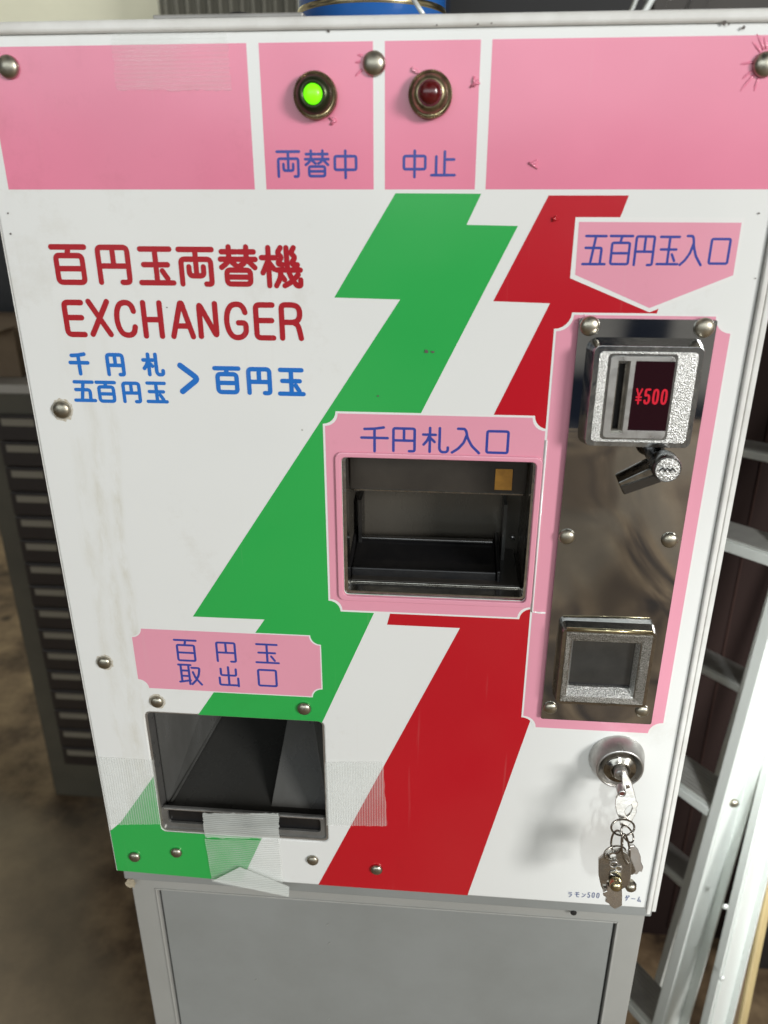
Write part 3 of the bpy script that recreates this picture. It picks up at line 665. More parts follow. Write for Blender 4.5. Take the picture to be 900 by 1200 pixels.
# sloping chute floor with side gussets and a divider
part('chute_floor', profile_prism([(.010, z0 + .001), (.010, z0 + .012), (.094, z0 + .030), (.094, z0 + .001)], x0 + .0008, x1 - .0008), M['chute'], pr, bevel=.0006)
def tri(name, pts, mt, t=.0009):
    """thin folded plate through given 3-D corners"""
    v = [Vector(p) for p in pts]; nn = (v[1] - v[0]).cross(v[2] - v[0]).normalized() * t
    bm = bmesh.new(); A = [bm.verts.new(p) for p in v]; B = [bm.verts.new(p + nn) for p in v]; k = len(v)
    bm.faces.new(A); bm.faces.new(B[::-1])
    for i in range(k): bm.faces.new([A[i], A[(i + 1) % k], B[(i + 1) % k], B[i]])
    return part(name, bm, mt, pr)
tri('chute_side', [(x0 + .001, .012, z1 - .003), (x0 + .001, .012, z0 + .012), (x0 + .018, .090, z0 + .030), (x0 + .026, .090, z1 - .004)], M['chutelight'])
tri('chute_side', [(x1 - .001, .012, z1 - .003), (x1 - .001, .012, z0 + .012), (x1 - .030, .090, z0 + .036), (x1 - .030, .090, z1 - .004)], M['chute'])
part('seam', bar_bm((x0 + .0195, .0885, z0 + .030), (x0 + .0275, .0885, z1 - .004), .0016, .0016, Vector((0, 1, 0))), M['chutelight'], pr)
part('seam', bar_bm((x0 + .004, .013, z0 + .0135), (x0 + .0195, .0885, z0 + .031), .0014, .0010), M['chutelight'], pr)
tri('chute_deflector', [(x0 + w * .64, .016, z0 + .0125), (x1 - .0022, .016, z0 + .0125), (x1 - .0022, .088, z1 - .010), (x0 + w * .72, .088, z1 - .012)], M['chutelight'])
part('chute_lip', tube_bm([(x0 + .022, .060, z1 - .016), (x0 + w * .35, .056, z1 - .024), (x0 + w * .62, .050, z1 - .028), (x1 - .012, .046, z1 - .022), (x1 - .003, .040, z1 - .021)], .0007, 8), M['black'], pr, smooth=True)
part('top_baffle', box_bm((x0 + .0015, .014, z1 - .0075), (x1 - .0012, .0155, z1 - .0010)), M['chute'], pr, bevel=.0005)
zl = XZ(280, 949, .004)[1]
part('payout_lip', prism_bm([round_rect(x0 + .0012, z0 + .0014, x1 - .0010, zl, .002)], [round_rect(x0 + .005, z0 + .0060, x1 - .005, zl - .0018, .0025)], .0022, .0042), M['liplining'], pr, bevel=.0005)
part('lip_edge', box_bm((x0 + .003, .0016, zl - .0016), (x1 - .003, .0022, zl - .0004)), M['satin'], pr, bevel=.0002)
part('lip_backing', box_bm((x0 + .003, .0046, z0 + .0016), (x1 - .003, .0060, zl - .001)), M['blackplastic'], pr)
# coin mechanism column ---------------------------------------------------
sx0 = (XZ(677.5, 396)[0] + XZ(658, 540)[0] + XZ(635, 840)[0]) / 3; sx1 = (XZ(838, 381)[0] + XZ(811.7, 540)[0] + XZ(763, 842)[0]) / 3
sz1 = XZ(750, 373)[1]; sz0 = XZ(700, 842.5)[1]
sp = part('coin_plate', prism_bm([round_rect(sx0, sz0, sx1, sz1, .0012)], [], -.0026, -.0006), M['steel'], bevel=.0006)
for px, py, rr in ((692, 383, .0047), (827, 385, .0047), (665, 631, .0043), (786, 635, .0043), (645.5, 832, .0040), (753.5, 836, .0040)):
    x, z = XZ(px, py, -.005); rivet_at(x, z, -.0026, rr, sp)
def taper_frame(name, x0, z0, x1, z1, Yb, Yf, inset, mt, parent, holes=(), rr=.003, bev=.0010, seg=3):
    """block on the plate: larger at the base, smaller at the front; optional openings through the front"""
    bm = bmesh.new(); B = round_rect(x0 - inset, z0 - inset, x1 + inset, z1 + inset, rr + inset); F = round_rect(x0, z0, x1, z1, rr)
    vb = [bm.verts.new((a, Yb, b)) for a, b in B]; vf = [bm.verts.new((a, Yf, b)) for a, b in F]; k = len(B)
    for i in range(k): bm.faces.new([vb[i], vb[(i + 1) % k], vf[(i + 1) % k], vf[i]])
    v, fs = cdt([F], holes); vv = []
    for p in v:
        q = None
        for t in vf:
            if abs(t.co.x - p[0]) < 1e-6 and abs(t.co.z - p[1]) < 1e-6: q = t
        vv.append(q or bm.verts.new((p[0], Yf, p[1])))
    for f in fs: bm.faces.new([vv[i] for i in f])
    for hh in holes:   # walls of the openings
        ids = [next(t for t in vv if abs(t.co.x - a) < 1e-6 and abs(t.co.z - b) < 1e-6) for a, b in hh]
        lo = [bm.verts.new((a, Yb + .0002, b)) for a, b in hh]; k2 = len(hh)
        for i in range(k2): bm.faces.new([ids[i], ids[(i + 1) % k2], lo[(i + 1) % k2], lo[i]])
    for q in [q for q in bm.verts if not q.link_faces]: bm.verts.remove(q)
    return part(name, bm, mt, parent, bevel=bev, seg=seg)
YF = -.0128
q = [XZ(696, 405, YF), XZ(822, 407, YF), XZ(813, 526, YF), XZ(686.5, 522, YF)]
ax0 = (q[0][0] + q[3][0]) / 2; ax1 = (q[1][0] + q[2][0]) / 2; az0 = (q[2][1] + q[3][1]) / 2; az1 = (q[0][1] + q[1][1]) / 2
print('acceptor', ax0, ax1, az0, az1)
def F(px, py, Y=YF): return XZ(px, py, Y)
ir = (F(714, 418)[0] + .0008, F(709, 512)[1], F(794, 418)[0] - .0008, F(717, 417)[1])      # inner raised frame
sl = (F(722, 470)[0] , F(726, 504)[1], F(727.5, 470)[0] + .0006, F(730, 427)[1])    # coin slit
dw = (F(739, 470)[0], F(745, 504)[1], F(785, 470)[0], F(760, 423)[1])              # display
slit = [(sl[0], sl[1]), (sl[2], sl[1]), (sl[2], sl[3]), (sl[0], sl[3])]; dwin = [(dw[0], dw[1]), (dw[2], dw[1]), (dw[2], dw[3]), (dw[0], dw[3])]
irp = round_rect(*ir, .002)
acc = taper_frame('coin_acceptor', ax0, az0, ax1, az1, -.0026, YF, .0022, M['chrome'], sp, holes=[irp])
g = .0025
part('hammered_face', prism_bm([round_rect(ax0 + g, az0 + g, ax1 - g, az1 - g, .0022)], [round_rect(ir[0] - .0012, ir[1] - .0012, ir[2] + .0012, ir[3] + .0012, .002)], YF - .0003, YF + .0012), M['cast'], acc, bevel=.0004)
part('inner_frame', prism_bm([irp], [[(sl[0] - .0012, sl[1] - .0015), (sl[2] + .0016, sl[1] - .0015), (sl[2] + .0016, sl[3] + .0018), (sl[0] - .0012, sl[3] + .0018)], dwin], YF - .0010, YF + .004), M['satin'], acc, bevel=.0006)
part('coin_slit', prism_bm([[(sl[0] - .0014, sl[1] - .0017), (sl[2] + .0018, sl[1] - .0017), (sl[2] + .0018, sl[3] + .002), (sl[0] - .0014, sl[3] + .002)]], [slit], YF + .0022, YF + .006), M['darkchrome'], acc)
part('slit_backing', prism_bm([[(sl[0] - .001, sl[1] - .001), (sl[2] + .001, sl[1] - .001), (sl[2] + .001, sl[3] + .001), (sl[0] - .001, sl[3] + .001)]], [], YF + .0065, YF + .0085), M['black'], acc)
ds = part('display_window', prism_bm([dwin], [], YF - .0002, YF + .004), M['windowred'], acc)
bm = bmesh.new()
wd = dw[2] - dw[0]; hd = (dw[3] - dw[1]); gz = (F(760, 474, YF)[1]); gh = F(760, 455)[1] - F(760, 474)[1]
for i, ch in enumerate('¥500'):
    gx = dw[0] + wd * (.10 + .215 * i); glyph(bm, ch, gx, gz, wd * .175, gh, .00105 if i else .0008, YF - .0004)
part('figures', bm, M['digit'], acc)

# reject lever: pivot barrel, textured cap, flat lever vane
kx, kz = XZ(783, 551, -.026); R = .0068
kn = part('reject_knob', lathe_bm([(R * .72, 0), (R * .72, .013), (R, .0135), (R, .021), (R * .94, .0222), (R * .90, .0226), (R * .86, .0216), (0, .0216)], 48, at=(kx, -.0026, kz)), M['darksteel'], sp, smooth=True)
part('knob_cap', lathe_bm([(R * .85, .0216), (R * .84, .0228), (0, .0230)], 40, at=(kx, -.0026, kz)), M['cast'], kn)
bm = bmesh.new()
for k in range(3): tube_bm([(kx - R * .6 + k * R * .36, -.0258, kz - R * .12), (kx - R * .38 + k * R * .36, -.0260, kz + R * .16), (kx - R * .2 + k * R * .36, -.0258, kz - R * .1)], .00032, 6, bm=bm)
part('cap_mark', bm, M['black'], kn)
lv = [XZ(725, 567, -.009), XZ(766, 548, -.009), XZ(776, 563, -.009), XZ(731, 580, -.009)]
part('lever_vane', prism_bm([lv], [], -.0088, -.0070), M['darkchrome'], kn, bevel=.0006)
lo_ = [XZ(727, 571, -.010), XZ(772, 556, -.010), XZ(775, 565, -.010), XZ(732, 580, -.010)]
part('lever_lip', prism_bm([lo_], [], -.0098, -.0090), M['darksteel'], kn, bevel=.0003)
# coin return cup
YR = -.0095
q = [XZ(658, 737, YR), XZ(768, 741, YR), XZ(759, 829, YR), XZ(653, 825, YR)]
rx0 = (q[0][0] + q[3][0]) / 2; rx1 = (q[1][0] + q[2][0]) / 2; rz0 = (q[2][1] + q[3][1]) / 2; rz1 = (q[0][1] + q[1][1]) / 2
oq = [XZ(673, 752, YR), XZ(747, 757, YR), XZ(740, 813, YR), XZ(668, 808, YR)]
ox0 = (oq[0][0] + oq[3][0]) / 2; ox1 = (oq[1][0] + oq[2][0]) / 2; oz0 = (oq[2][1] + oq[3][1]) / 2; oz1 = (oq[0][1] + oq[1][1]) / 2
ix = (ox0, oz0, ox1, oz1)
ox0 -= .0016; oz0 -= .0034; ox1 += .0016; oz1 += .0012
hole = [(ox0, oz0), (ox1, oz0), (ox1, oz1), (ox0, oz1)]
cup = taper_frame('coin_return', rx0, rz0, rx1, rz1, -.0026, YR, .0012, M['darkchrome'], sp, holes=[hole], rr=.0028, bev=.0014)
part('rim_highlight', tube_bm([(rx0 + .002, YR + .0006, rz1 - .0004), (rx1 - .002, YR + .0006, rz1 - .0004)], .0011, 10), M['keybrass'], cup, smooth=True)  # brass bar added as the highlight along the top of the rim
gg = .0028
def ring_slope(name, a, b, Ya, Yb, mt, parent):
    bm = bmesh.new(); A = [(a[0], a[1]), (a[2], a[1]), (a[2], a[3]), (a[0], a[3])]; B = [(b[0], b[1]), (b[2], b[1]), (b[2], b[3]), (b[0], b[3])]
    va = [bm.verts.new((x, Ya, z)) for x, z in A]; vb = [bm.verts.new((x, Yb, z)) for x, z in B]
    vc = [bm.verts.new((x, Yb + .002, z)) for x, z in B]; vd = [bm.verts.new((x, Ya + .0045, z)) for x, z in A]
    for U, V in ((va, vb), (vb, vc), (vc, vd), (vd, va)):
        for i in range(4): bm.faces.new([U[i], U[(i + 1) % 4], V[(i + 1) % 4], V[i]])
    return part(name, bm, mt, parent, bevel=.0003)
ring_slope('hammered_frame', (rx0 + gg * .75, rz0 + gg * .75, rx1 - gg * .75, rz1 - gg * .75), (ox0 - .0005, oz0 - .0005, ox1 + .0005, oz1 + .0005), YR - .0007, YR - .00025, M['castdark'] if 'castdark' in M else M['cast'], cup)
ring_slope('cup_lining', (ox0 - .0003, oz0 - .0003, ox1 + .0003, oz1 + .0003), ix, YR - .0003, YR + .0045, M['cast'], cup)  # bright casting copy, for lining faces turned to the light
part('return_flap', box_bm((ix[0] - .0008, YR + .0050, ix[1] + .0022), (ix[2] + .0008, YR + .0056, ix[3])), M['flapglass'], cup)
part('cup_backing', box_bm((ox0 - .0005, YR + .0062, oz0 - .0005), (ox1 + .0005, YR + .0066, oz1 + .0005)), M['black'], cup)

# cam lock -------------------------------------------------------------------
lx, lz = XZ(724, 893, -.004); R = .0165
lk = part('door_lock', lathe_bm([(R, 0), (R, .0010), (R * .98, .0022), (R * .84, .0102), (R * .80, .0110), (R * .75, .0104), (R * .72, .0030), (0, .0030)], 56, at=(lx, 0, lz)), M['satin'], mac, smooth=True)
part('lock_barrel', lathe_bm([(R * .60, .0030), (R * .60, .0098), (R * .54, .0112), (R * .40, .0112), (R * .38, .0122), (R * .30, .0122), (R * .29, .0112), (0, .0112)], 40, at=(lx, 0, lz)), M['darkchrome'], lk, smooth=True)
part('lock_core', lathe_bm([(R * .24, .0110), (R * .24, .0150), (R * .19, .0156), (0, .0156)], 32, at=(lx, 0, lz)), M['satin'], lk, smooth=True)

# tapes ---------------------------------------------------------------------------
def tape(name, corners, Y, mt, nx=24, nz=16, amp=.0002, rag=0.0, parent=None):
    """wavy thin strip through four corners TL, TR, BR, BL given as (x,z)"""
    bm = bmesh.new(); grid = []
    TL, TR, BR, BL = [Vector(c) for c in corners]
    for j in range(nz + 1):
        row = []
        for i in range(nx + 1):
            u = i / nx; v = j / nz; p = TL * (1 - u) * (1 - v) + TR * u * (1 - v) + BR * u * v + BL * (1 - u) * v
            if rag and (i in (0, nx) or j in (0, nz)): p = p + Vector((random.uniform(-rag, rag), random.uniform(-rag, rag)))
            y = Y - amp * (1 + math.sin(u * 9 + v * 5) * math.cos(v * 7 - u * 3)) - random.uniform(0, amp * .25)
            row.append(bm.verts.new((p[0], y, p[1])))
        grid.append(row)
    for j in range(nz):
        for i in range(nx): bm.faces.new([grid[j][i], grid[j][i + 1], grid[j + 1][i + 1], grid[j + 1][i]])
    o = part(name, bm, mt, parent or mac, smooth=True)
    return o
tape('filament_tape', [XZ(381, 892), XZ(449, 892), XZ(454, 967), XZ(383, 966)], -.0007, M['tapeV'], rag=.0003)
zz1 = XZ(150, 888)[1]; zz0 = XZ(160, 963)[1]
tape('filament_tape', [(LX + .0002, zz1), (XZ(181, 888)[0], zz1), (XZ(188, 962)[0], zz0), (LX + .0002, zz0 - .0035)], -.0007, M['tapeV'], rag=.0003)
tape('filament_tape', [XZ(237.5, 951), XZ(327, 952), XZ(328, 982), XZ(241, 980)], -.0009, M['tapeF'], amp=.0003, rag=.0004)
tape('filament_tape', [XZ(240.5, 981), XZ(328, 983), XZ(333, 1046), XZ(249, 1032)], -.0009, M['tapeH'], amp=.0004)
fold = [XZ(249.5, 1032, -.003), XZ(281, 1016, -.003), XZ(339, 1039, -.003), XZ(338.5, 1051, -.003), XZ(315, 1046, -.003)]
part('tape_fold', prism_bm([fold], [], -.0032, -.0030), M['tapeF'], mac)
tape('clear_tape', [XZ(130, 38), XZ(267, 38), XZ(272, 106), XZ(137, 106)], -.0006, M['tapeC'], amp=.0002, rag=.0005)
M['clearH'] = M['tapeC']

# ================================================================== keys
ky = thing('key_bunch', 'bunch of worn keys on split rings hanging from the lock of the white machine', 'keys')
ky.location = (lx, -.02, lz)
bpy.context.view_layer.update()
M['rust'] = mat('rust brown bore', (.10, .03, .02), .6)
M['key'] = mat('worn nickel key', (.62, .60, .56), .26, 1, var=.6, vscale=150, rvar=.1, col2=(.20, .17, .13), bump=.2, bscale=160, bdist=.0006)
M['ring'] = mat('steel split ring', (.36, .34, .31), .24, 1, var=.5, vscale=180, col2=(.14, .12, .09))
def kpart(name, bm, mt, **k):
    o = obj(name, bm, mt, None, **k); o.parent = ky; o.matrix_parent_inverse = ky.matrix_basis.inverted(); return o
def flat_key(outline, hole, base, U, V, mt, t=.0020, name='key'):
    """outline in local (u,v) metres; U, V world axes"""
    U = Vector(U).normalized(); V = Vector(V); V = (V - U * V.dot(U)).normalized(); W = U.cross(V)
    bm = prism_bm([outline], [hole] if hole else [], -t / 2, t / 2)
    for v in bm.verts:
        x, y, z = v.co; v.co = Vector(base) + U * x + V * z + W * y
    return kpart(name, bm, mt, bevel=.0004)
def circ(cx, cy, rr, k=20): return [(cx + rr * math.cos(2 * PI * i / k), cy + rr * math.sin(2 * PI * i / k)) for i in range(k)]
core = Vector((lx, -.0150, lz))
def z8(X, Y): return (640 + X / 5.457, 860 + Y / 5.457)
def plate(name, pts, ya, Ya, yb, Yb, th, mt, hole=None, skew=0.0):
    """flat key blank: outline, near/far depth from top to bottom, thickness"""
    flat = cdt([[(a, -b) for a, b in pts]], [[(a, -b) for a, b in hole]] if hole else [])
    v, fs = flat; bm = bmesh.new(); fr_v = []
    xm = sum(a for a, b in pts) / len(pts)
    for p in v:
        X, Y = p[0], -p[1]; px, py = z8(X, Y); t = (Y - ya) / (yb - ya)
        fr_v.append(bm.verts.new(P(px, py, Ya + (Yb - Ya) * t + skew * (X - xm) / 100)))
    for f in fs: bm.faces.new([fr_v[i] for i in f])
    g = bmesh.ops.extrude_face_region(bm, geom=list(bm.faces))
    for q in g['geom']:
        if isinstance(q, bmesh.types.BMVert): q.co.y += th
    return kpart(name, bm, mt, bevel=.00035)
def ring_px(cx, cy, rx, ry, Yc, tilt, wire, rot=0.0):
    bm = bmesh.new(); pts = []
    for k in range(80):
        t = 4 * PI * k / 80; u = rx * math.cos(t); v = ry * math.sin(t)
        X = cx + u * math.cos(rot) - v * math.sin(rot); Y = cy + u * math.sin(rot) + v * math.cos(rot)
        pts.append(P(*z8(X, Y), Yc + tilt * math.cos(t) + wire * .9 * (k / 40 - 1)))
    tube_bm(pts, wire, 8, bm=bm); return kpart('split_ring', bm, M['ring'], smooth=True)
YK = -.036
kpart('key', tube_bm([core + Vector((0, .003, 0)), core + Vector((.001, -.002, -.001)), P(*z8(505, 300), -.0215), P(*z8(520, 345), -.0235)], .0017, 10), M['key'], smooth=True)
k1 = [(488, 238), (512, 250), (548, 315), (572, 400), (578, 430), (590, 452), (578, 478), (580, 505), (566, 528), (548, 566), (520, 600), (486, 606), (474, 584), (468, 545), (452, 510), (442, 462), (448, 412), (470, 375), (486, 330)]
plate('key', k1, 240, -.0205, 606, -.0340, .0018, M['key'], hole=[(500, 500), (520, 470), (545, 455), (552, 480), (538, 515), (518, 530)], skew=.0012)
st_ = P(*z8(482, 372), -.0300)
kpart('key_stud', lathe_bm([(.0024, -.004), (.0024, .0010), (.0018, .0020), (.0014, .0012), (0, .0008)], 20, at=tuple(st_)), M['satin'], smooth=True)
kpart('stud_bore', lathe_bm([(.0014, .0013), (0, .0015)], 16, at=tuple(st_)), M['rust'], smooth=True)
ring_px(490, 598, 74, 52, -.0345, .004, .00062)
ring_px(452, 690, 36, 72, -.0375, -.002, .00062, .08)
ring_px(508, 735, 24, 95, -.0385, .002, .00060, -.12)
ring_px(440, 762, 70, 44, -.0365, .003, .00058, -.25)
ring_px(520, 640, 30, 60, -.0350, .003, .00055, -.5)
k2 = [(335, 805), (372, 775), (420, 752), (480, 740), (520, 765), (545, 830), (545, 900), (538, 940), (505, 985), (470, 1000), (400, 985), (372, 1020), (350, 975), (336, 910)]
plate('key', k2, 750, YK - .0005, 1000, YK - .0050, .0018, M['key'], hole=[(430 + 20 * math.cos(a), 785 + 14 * math.sin(a)) for a in [2 * PI * i / 16 for i in range(16)]], skew=-.001)
for cu, cv, ru, rv in ((432, 835, 26, 17), (462, 862, 22, 16), (438, 890, 30, 14), (470, 893, 18, 12)):
    bm = tube_bm([P(*z8(cu + ru * math.cos(t), cv + rv * math.sin(t)), YK - .0030) for t in [2 * PI * i / 18 for i in range(18)]], .00036, 6, True)
    kpart('key_stamp', bm, M['satin'], smooth=True)
k3 = [(392, 975), (484, 975), (487, 1040), (486, 1098), (462, 1112), (440, 1120), (414, 1106), (400, 1086), (378, 1076), (388, 1050), (366, 1036), (364, 1014), (388, 1004)]
plate('key', k3, 975, YK - .0060, 1120, YK - .0085, .0022, M['key'], skew=.0015)
kpart('key_collar', lathe_bm([(.0036, -.0020), (.0037, .0010), (.0030, .0026), (.0016, .0034), (0, .0036)], 28, at=tuple(P(*z8(445, 962), YK - .007))), M['keybrass'], smooth=True)
kpart('key_bead', lathe_bm([(.001, -.0030), (.0028, -.0022), (.0036, 0), (.0030, .0024), (.0016, .0034), (0, .0036)], 28, at=tuple(P(*z8(538, 968), YK))), M['rivet'], smooth=True)
k4 = [(540, 718), (562, 716), (590, 748), (606, 790), (608, 825), (622, 856), (612, 886), (598, 880), (580, 902), (560, 896), (552, 850), (530, 800), (522, 760)]
plate('key', k4, 718, YK + .004, 900, YK + .001, .0018, M['satin'], skew=.002)
k5 = [(500, 770), (530, 770), (560, 840), (575, 880), (560, 900), (545, 905), (520, 860), (500, 820)]
plate('key', k5, 770, YK + .001, 900, YK - .001, .0016, M['key'], skew=-.002)

# ================================================================== stand under the machine
st = thing('metal_cabinet', 'grey enamel steel cabinet standing under the white change machine', 'cabinet')
st.location = (0, .11, 0)
bpy.context.view_layer.update()
def spart(name, bm, mt, par=None, **k):
    o = obj(name, bm, mt, None, **k); o.parent = par or st
    if par is None: o.matrix_parent_inverse = st.matrix_basis.inverted()
    return o
YS = .010
zr0 = XZ(151, 1042, YS)[1]
sxl = XZ(148, 1030, YS)[0]; sxr = XZ(765, 1055, YS)[0]
dl = XZ(185, 1045, YS)[0]; dr = XZ(723, 1078, YS)[0]; dt = (XZ(185, 1045, YS)[1] + XZ(723, 1078, YS)[1]) / 2
print('stand', sxl, sxr, dl, dr, dt)
bm = prism_bm([[(sxl + .003, .02), (sxr - .003, .02), (sxr - .003, BZ - .0162), (sxl + .003, BZ - .0162)]], [[(dl, .05), (dr, .05), (dr, dt), (dl, dt)]], YS, YS + .03)
box_bm((sxl + .003, YS + .0302, .02), (sxl + .005, .24, BZ - .0164), bm); box_bm((sxr - .005, YS + .0302, .02), (sxr - .003, .24, BZ - .0164), bm)
M['greyframe'] = mat('light grey enamel frame', (.33, .33, .31), .4, coat=.2, var=.35, vscale=14, col2=(.25, .25, .23))
spart('body', bm, M['greyframe'], bevel=.001)
spart('top_flange', box_bm((sxl, YS - .003, BZ - .016), (sxr, .245, BZ - .0012)), M['grey'], bevel=.0012, seg=3)
dg = .0013
dr_ = spart('door', box_bm((dl + dg, YS + .0012, .05 + dg), (dr - dg, YS + .02, dt - dg)), M['grey'], bevel=.0010)
bm = bmesh.new()
e = .0010
box_bm((dl - .0016, YS - .0009, .05), (dl - .0002, YS + .004, dt + .0012), bm); box_bm((dr + .0002, YS - .0009, .05), (dr + .0016, YS + .004, dt + .0012), bm); box_bm((dl - .00015, YS - .0009, dt + .0001), (dr + .00015, YS + .004, dt + .0012), bm)
spart('door_edging', bm, M['greyedge'], bevel=.0004)
for px, py in ((384, 1085), (386, 1107), (385, 1196), (300, 1150)):
    x, z = XZ(px, py, YS); spart('door_scratch', bar_bm((x - .001, YS + .0011, z - .0012), (x + .0008, YS + .0011, z + .0012), .0004, .0004), M['greyedge'], dr_)
part_x = XZ(672, 1071, YS - .003)
spart('plug', lathe_bm([(.0022, 0), (.0020, .0006), (0, .0008)], 16, at=(part_x[0], YS - .0028, part_x[1] + .001)), M['black'], None)
q = XZ(153, 1036, YS - .004)
sheet_pts = [(q[0] + .004 * math.cos(t) * random.uniform(.6, 1.2), q[1] + .0055 * math.sin(t) * random.uniform(.6, 1.1)) for t in [2 * PI * k / 14 for k in range(14)]]
M['residue'] = mat('peeling tape residue', (.42, .36, .26), .7, var=.9, vscale=300, col2=(.2, .18, .13))
spart('glue_residue', prism_bm([sheet_pts], [], YS - .0036, YS - .0031), M['residue'])

# ================================================================== things on top
TOP = TZ + .0053
mp_ = thing('metal_plate', 'thin grey metal plate with a bolt lying on top of the machine', 'metal plate')
a = P(186, 20, .012); b = P(359, 19, .012)
o = obj('plate', box_bm((a[0], .004, TOP + .0002), (b[0], .13, TOP + .0022)), M['aludark'], mp_, bevel=.0006)
o = obj('bolt', lathe_bm([(.009, 0), (.0085, .003), (.005, .0045), (0, .005)], 20, 'Z', at=(P(281, 15, .03)[0], .03, TOP + .0022)), M['black'], mp_, smooth=True)
can = thing('paint_can', 'blue paint can with a wire handle standing on top of the machine', 'paint can')
cx_, cy_ = (P(346, 10, .095)[0] + P(525, 10, .095)[0]) / 2, .100
R = (P(525, 10, .1)[0] - P(345, 10, .1)[0]) / 2 * .97
Z0 = TOP + .0001
def can_lathe(prof): return lathe_bm(prof, 72, 'Z', at=(cx_, cy_, Z0))
obj('body', can_lathe([(R * .86, 0), (R * .86, .0065), (R * .90, .010), (R * .985, .0145), (R * .985, .155)]), M['blue'], can, smooth=True)
obj('bottom_rim', can_lathe([(R * .80, .0001), (R * .87, .0001), (R * .885, .0015), (R * .87, .003), (R * .86, .003)]), M['blue'], can, smooth=True)
M['canlabel'] = mat('pale can label', (.62, .60, .62), .4, coat=.3, var=.3, vscale=30)
obj('label_band', can_lathe([(R * .99, .026), (R * .995, .027), (R * .995, .120), (R * .99, .121)]), M['canlabel'], can, smooth=True)
obj('swage', can_lathe([(R * .985, .016), (R * 1.0, .0175), (R * .985, .019)]), M['keybrass'], can, smooth=True)
pts = [Vector((cx_ + R * 1.01 * math.cos(t), cy_ + R * 1.01 * math.sin(t), Z0 + .028 - .022 * math.sin((t - PI * 1.35) / (.45 * PI) * PI) if True else 0)) for t in [PI * 1.35 + .45 * PI * k / 24 for k in range(25)]]
obj('wire_handle', tube_bm([P(479, -12, .04), P(485, 0, .035), P(496, 17, .03)], .0011, 8), M['alu'], can, smooth=True)

# ================================================================== the surroundings
def sc(o): return struct(o)
def floor_mat():
    m, nt, b = newmat('stained concrete floor'); L = nt.links.new; tc = N(nt, 'ShaderNodeTexCoord')
    a = N(nt, 'ShaderNodeTexNoise', Scale=5.0, Detail=7.0, Roughness=.65); L(tc.outputs['Object'], a.inputs['Vector'])
    cr = N(nt, 'ShaderNodeValToRGB'); e = cr.color_ramp.elements; e[0].position = .36; e[0].color = (.035, .020, .010, 1); e[1].position = .66; e[1].color = (.42, .30, .17, 1)
    x = cr.color_ramp.elements.new(.47); x.color = (.16, .105, .058, 1)
    L(a.outputs['Fac'], cr.inputs['Fac'])
    v = N(nt, 'ShaderNodeTexVoronoi', Scale=7.0); L(tc.outputs['Object'], v.inputs['Vector'])
    g = N(nt, 'ShaderNodeMapRange', interpolation_type='SMOOTHSTEP'); g.inputs['From Min'].default_value = .16; g.inputs['From Max'].default_value = .05; g.inputs['To Max'].default_value = .8; L(v.outputs['Distance'], g.inputs['Value'])
    mx = N(nt, 'ShaderNodeMix', data_type='RGBA'); L(g.outputs['Result'], mx.inputs['Factor']); L(cr.outputs['Color'], mx.inputs['A']); mx.inputs['B'].default_value = (.025, .012, .006, 1)
    bigN = N(nt, 'ShaderNodeTexNoise', Scale=1.1, Detail=2.0); L(tc.outputs['Object'], bigN.inputs['Vector'])
    gb = N(nt, 'ShaderNodeMapRange', interpolation_type='SMOOTHSTEP'); gb.inputs['From Min'].default_value = .50; gb.inputs['From Max'].default_value = .60; gb.inputs['To Max'].default_value = .6; L(bigN.outputs['Fac'], gb.inputs['Value'])
    m4 = N(nt, 'ShaderNodeMix', data_type='RGBA'); L(gb.outputs['Result'], m4.inputs['Factor']); L(mx.outputs['Result'], m4.inputs['A']); m4.inputs['B'].default_value = (.36, .30, .21, 1)
    L(m4.outputs['Result'], b.inputs['Base Color']); b.inputs['Roughness'].default_value = .6
    bp = N(nt, 'ShaderNodeBump', Strength=.5, Distance=.004); L(a.outputs['Fac'], bp.inputs['Height']); L(bp.outputs['Normal'], b.inputs['Normal']); return m
fl = obj('floor', box_bm((-6, -3, -.05), (6, 6, 0)), floor_mat(), None); sc(fl)
wb = obj('wall_back', box_bm((-3.6, 2.60, 0), (-.02, 2.72, 3.2)), M['cream'], None); sc(wb)
wd_ = obj('wall_panelling', box_bm((.05, .64, 0), (3.5, .70, 1.36)), M['wood'], None); sc(wd_)
wk = obj('wall_dark', box_bm((.0, 2.9, 0), (4.5, 3.0, 3.4)), M['black'], None); sc(wk)
# battens in the panelling (grooved boards)
bm = bmesh.new()
for k in range(60):
    x = .055 + k * .058; box_bm((x, .6375, .02), (x + .0025, .6398, 1.355), bm)
gr = obj('panel_bead', bm, mat('panel bead', (.018, .008, .006), .8, spec=.15), None); sc(gr)
# dark corrugated sheet / locker on the left behind the can
lk2 = thing('corrugated_sheet', 'dark grey corrugated metal sheet standing behind the machine against the cream wall', 'metal sheet')
a = P(186, 8, 2.2); b = P(366, 8, 2.2)
bm = bmesh.new(); kx_ = 120; prev = None
for i in range(kx_ + 1):
    x = a[0] + (b[0] - a[0]) * i / kx_; y = 2.2 + .012 * math.sin(i / kx_ * 2 * PI * 14)
    c = [bm.verts.new((x, y, .0)), bm.verts.new((x, y, 2.3))]
    if prev: bm.faces.new([prev[0], c[0], c[1], prev[1]])
    prev = c
g = bmesh.ops.extrude_face_region(bm, geom=list(bm.faces))
for v in g['geom']:
    if isinstance(v, bmesh.types.BMVert): v.co.y += .006
obj('sheet', bm, M['darkgrey'], lk2, smooth=True)

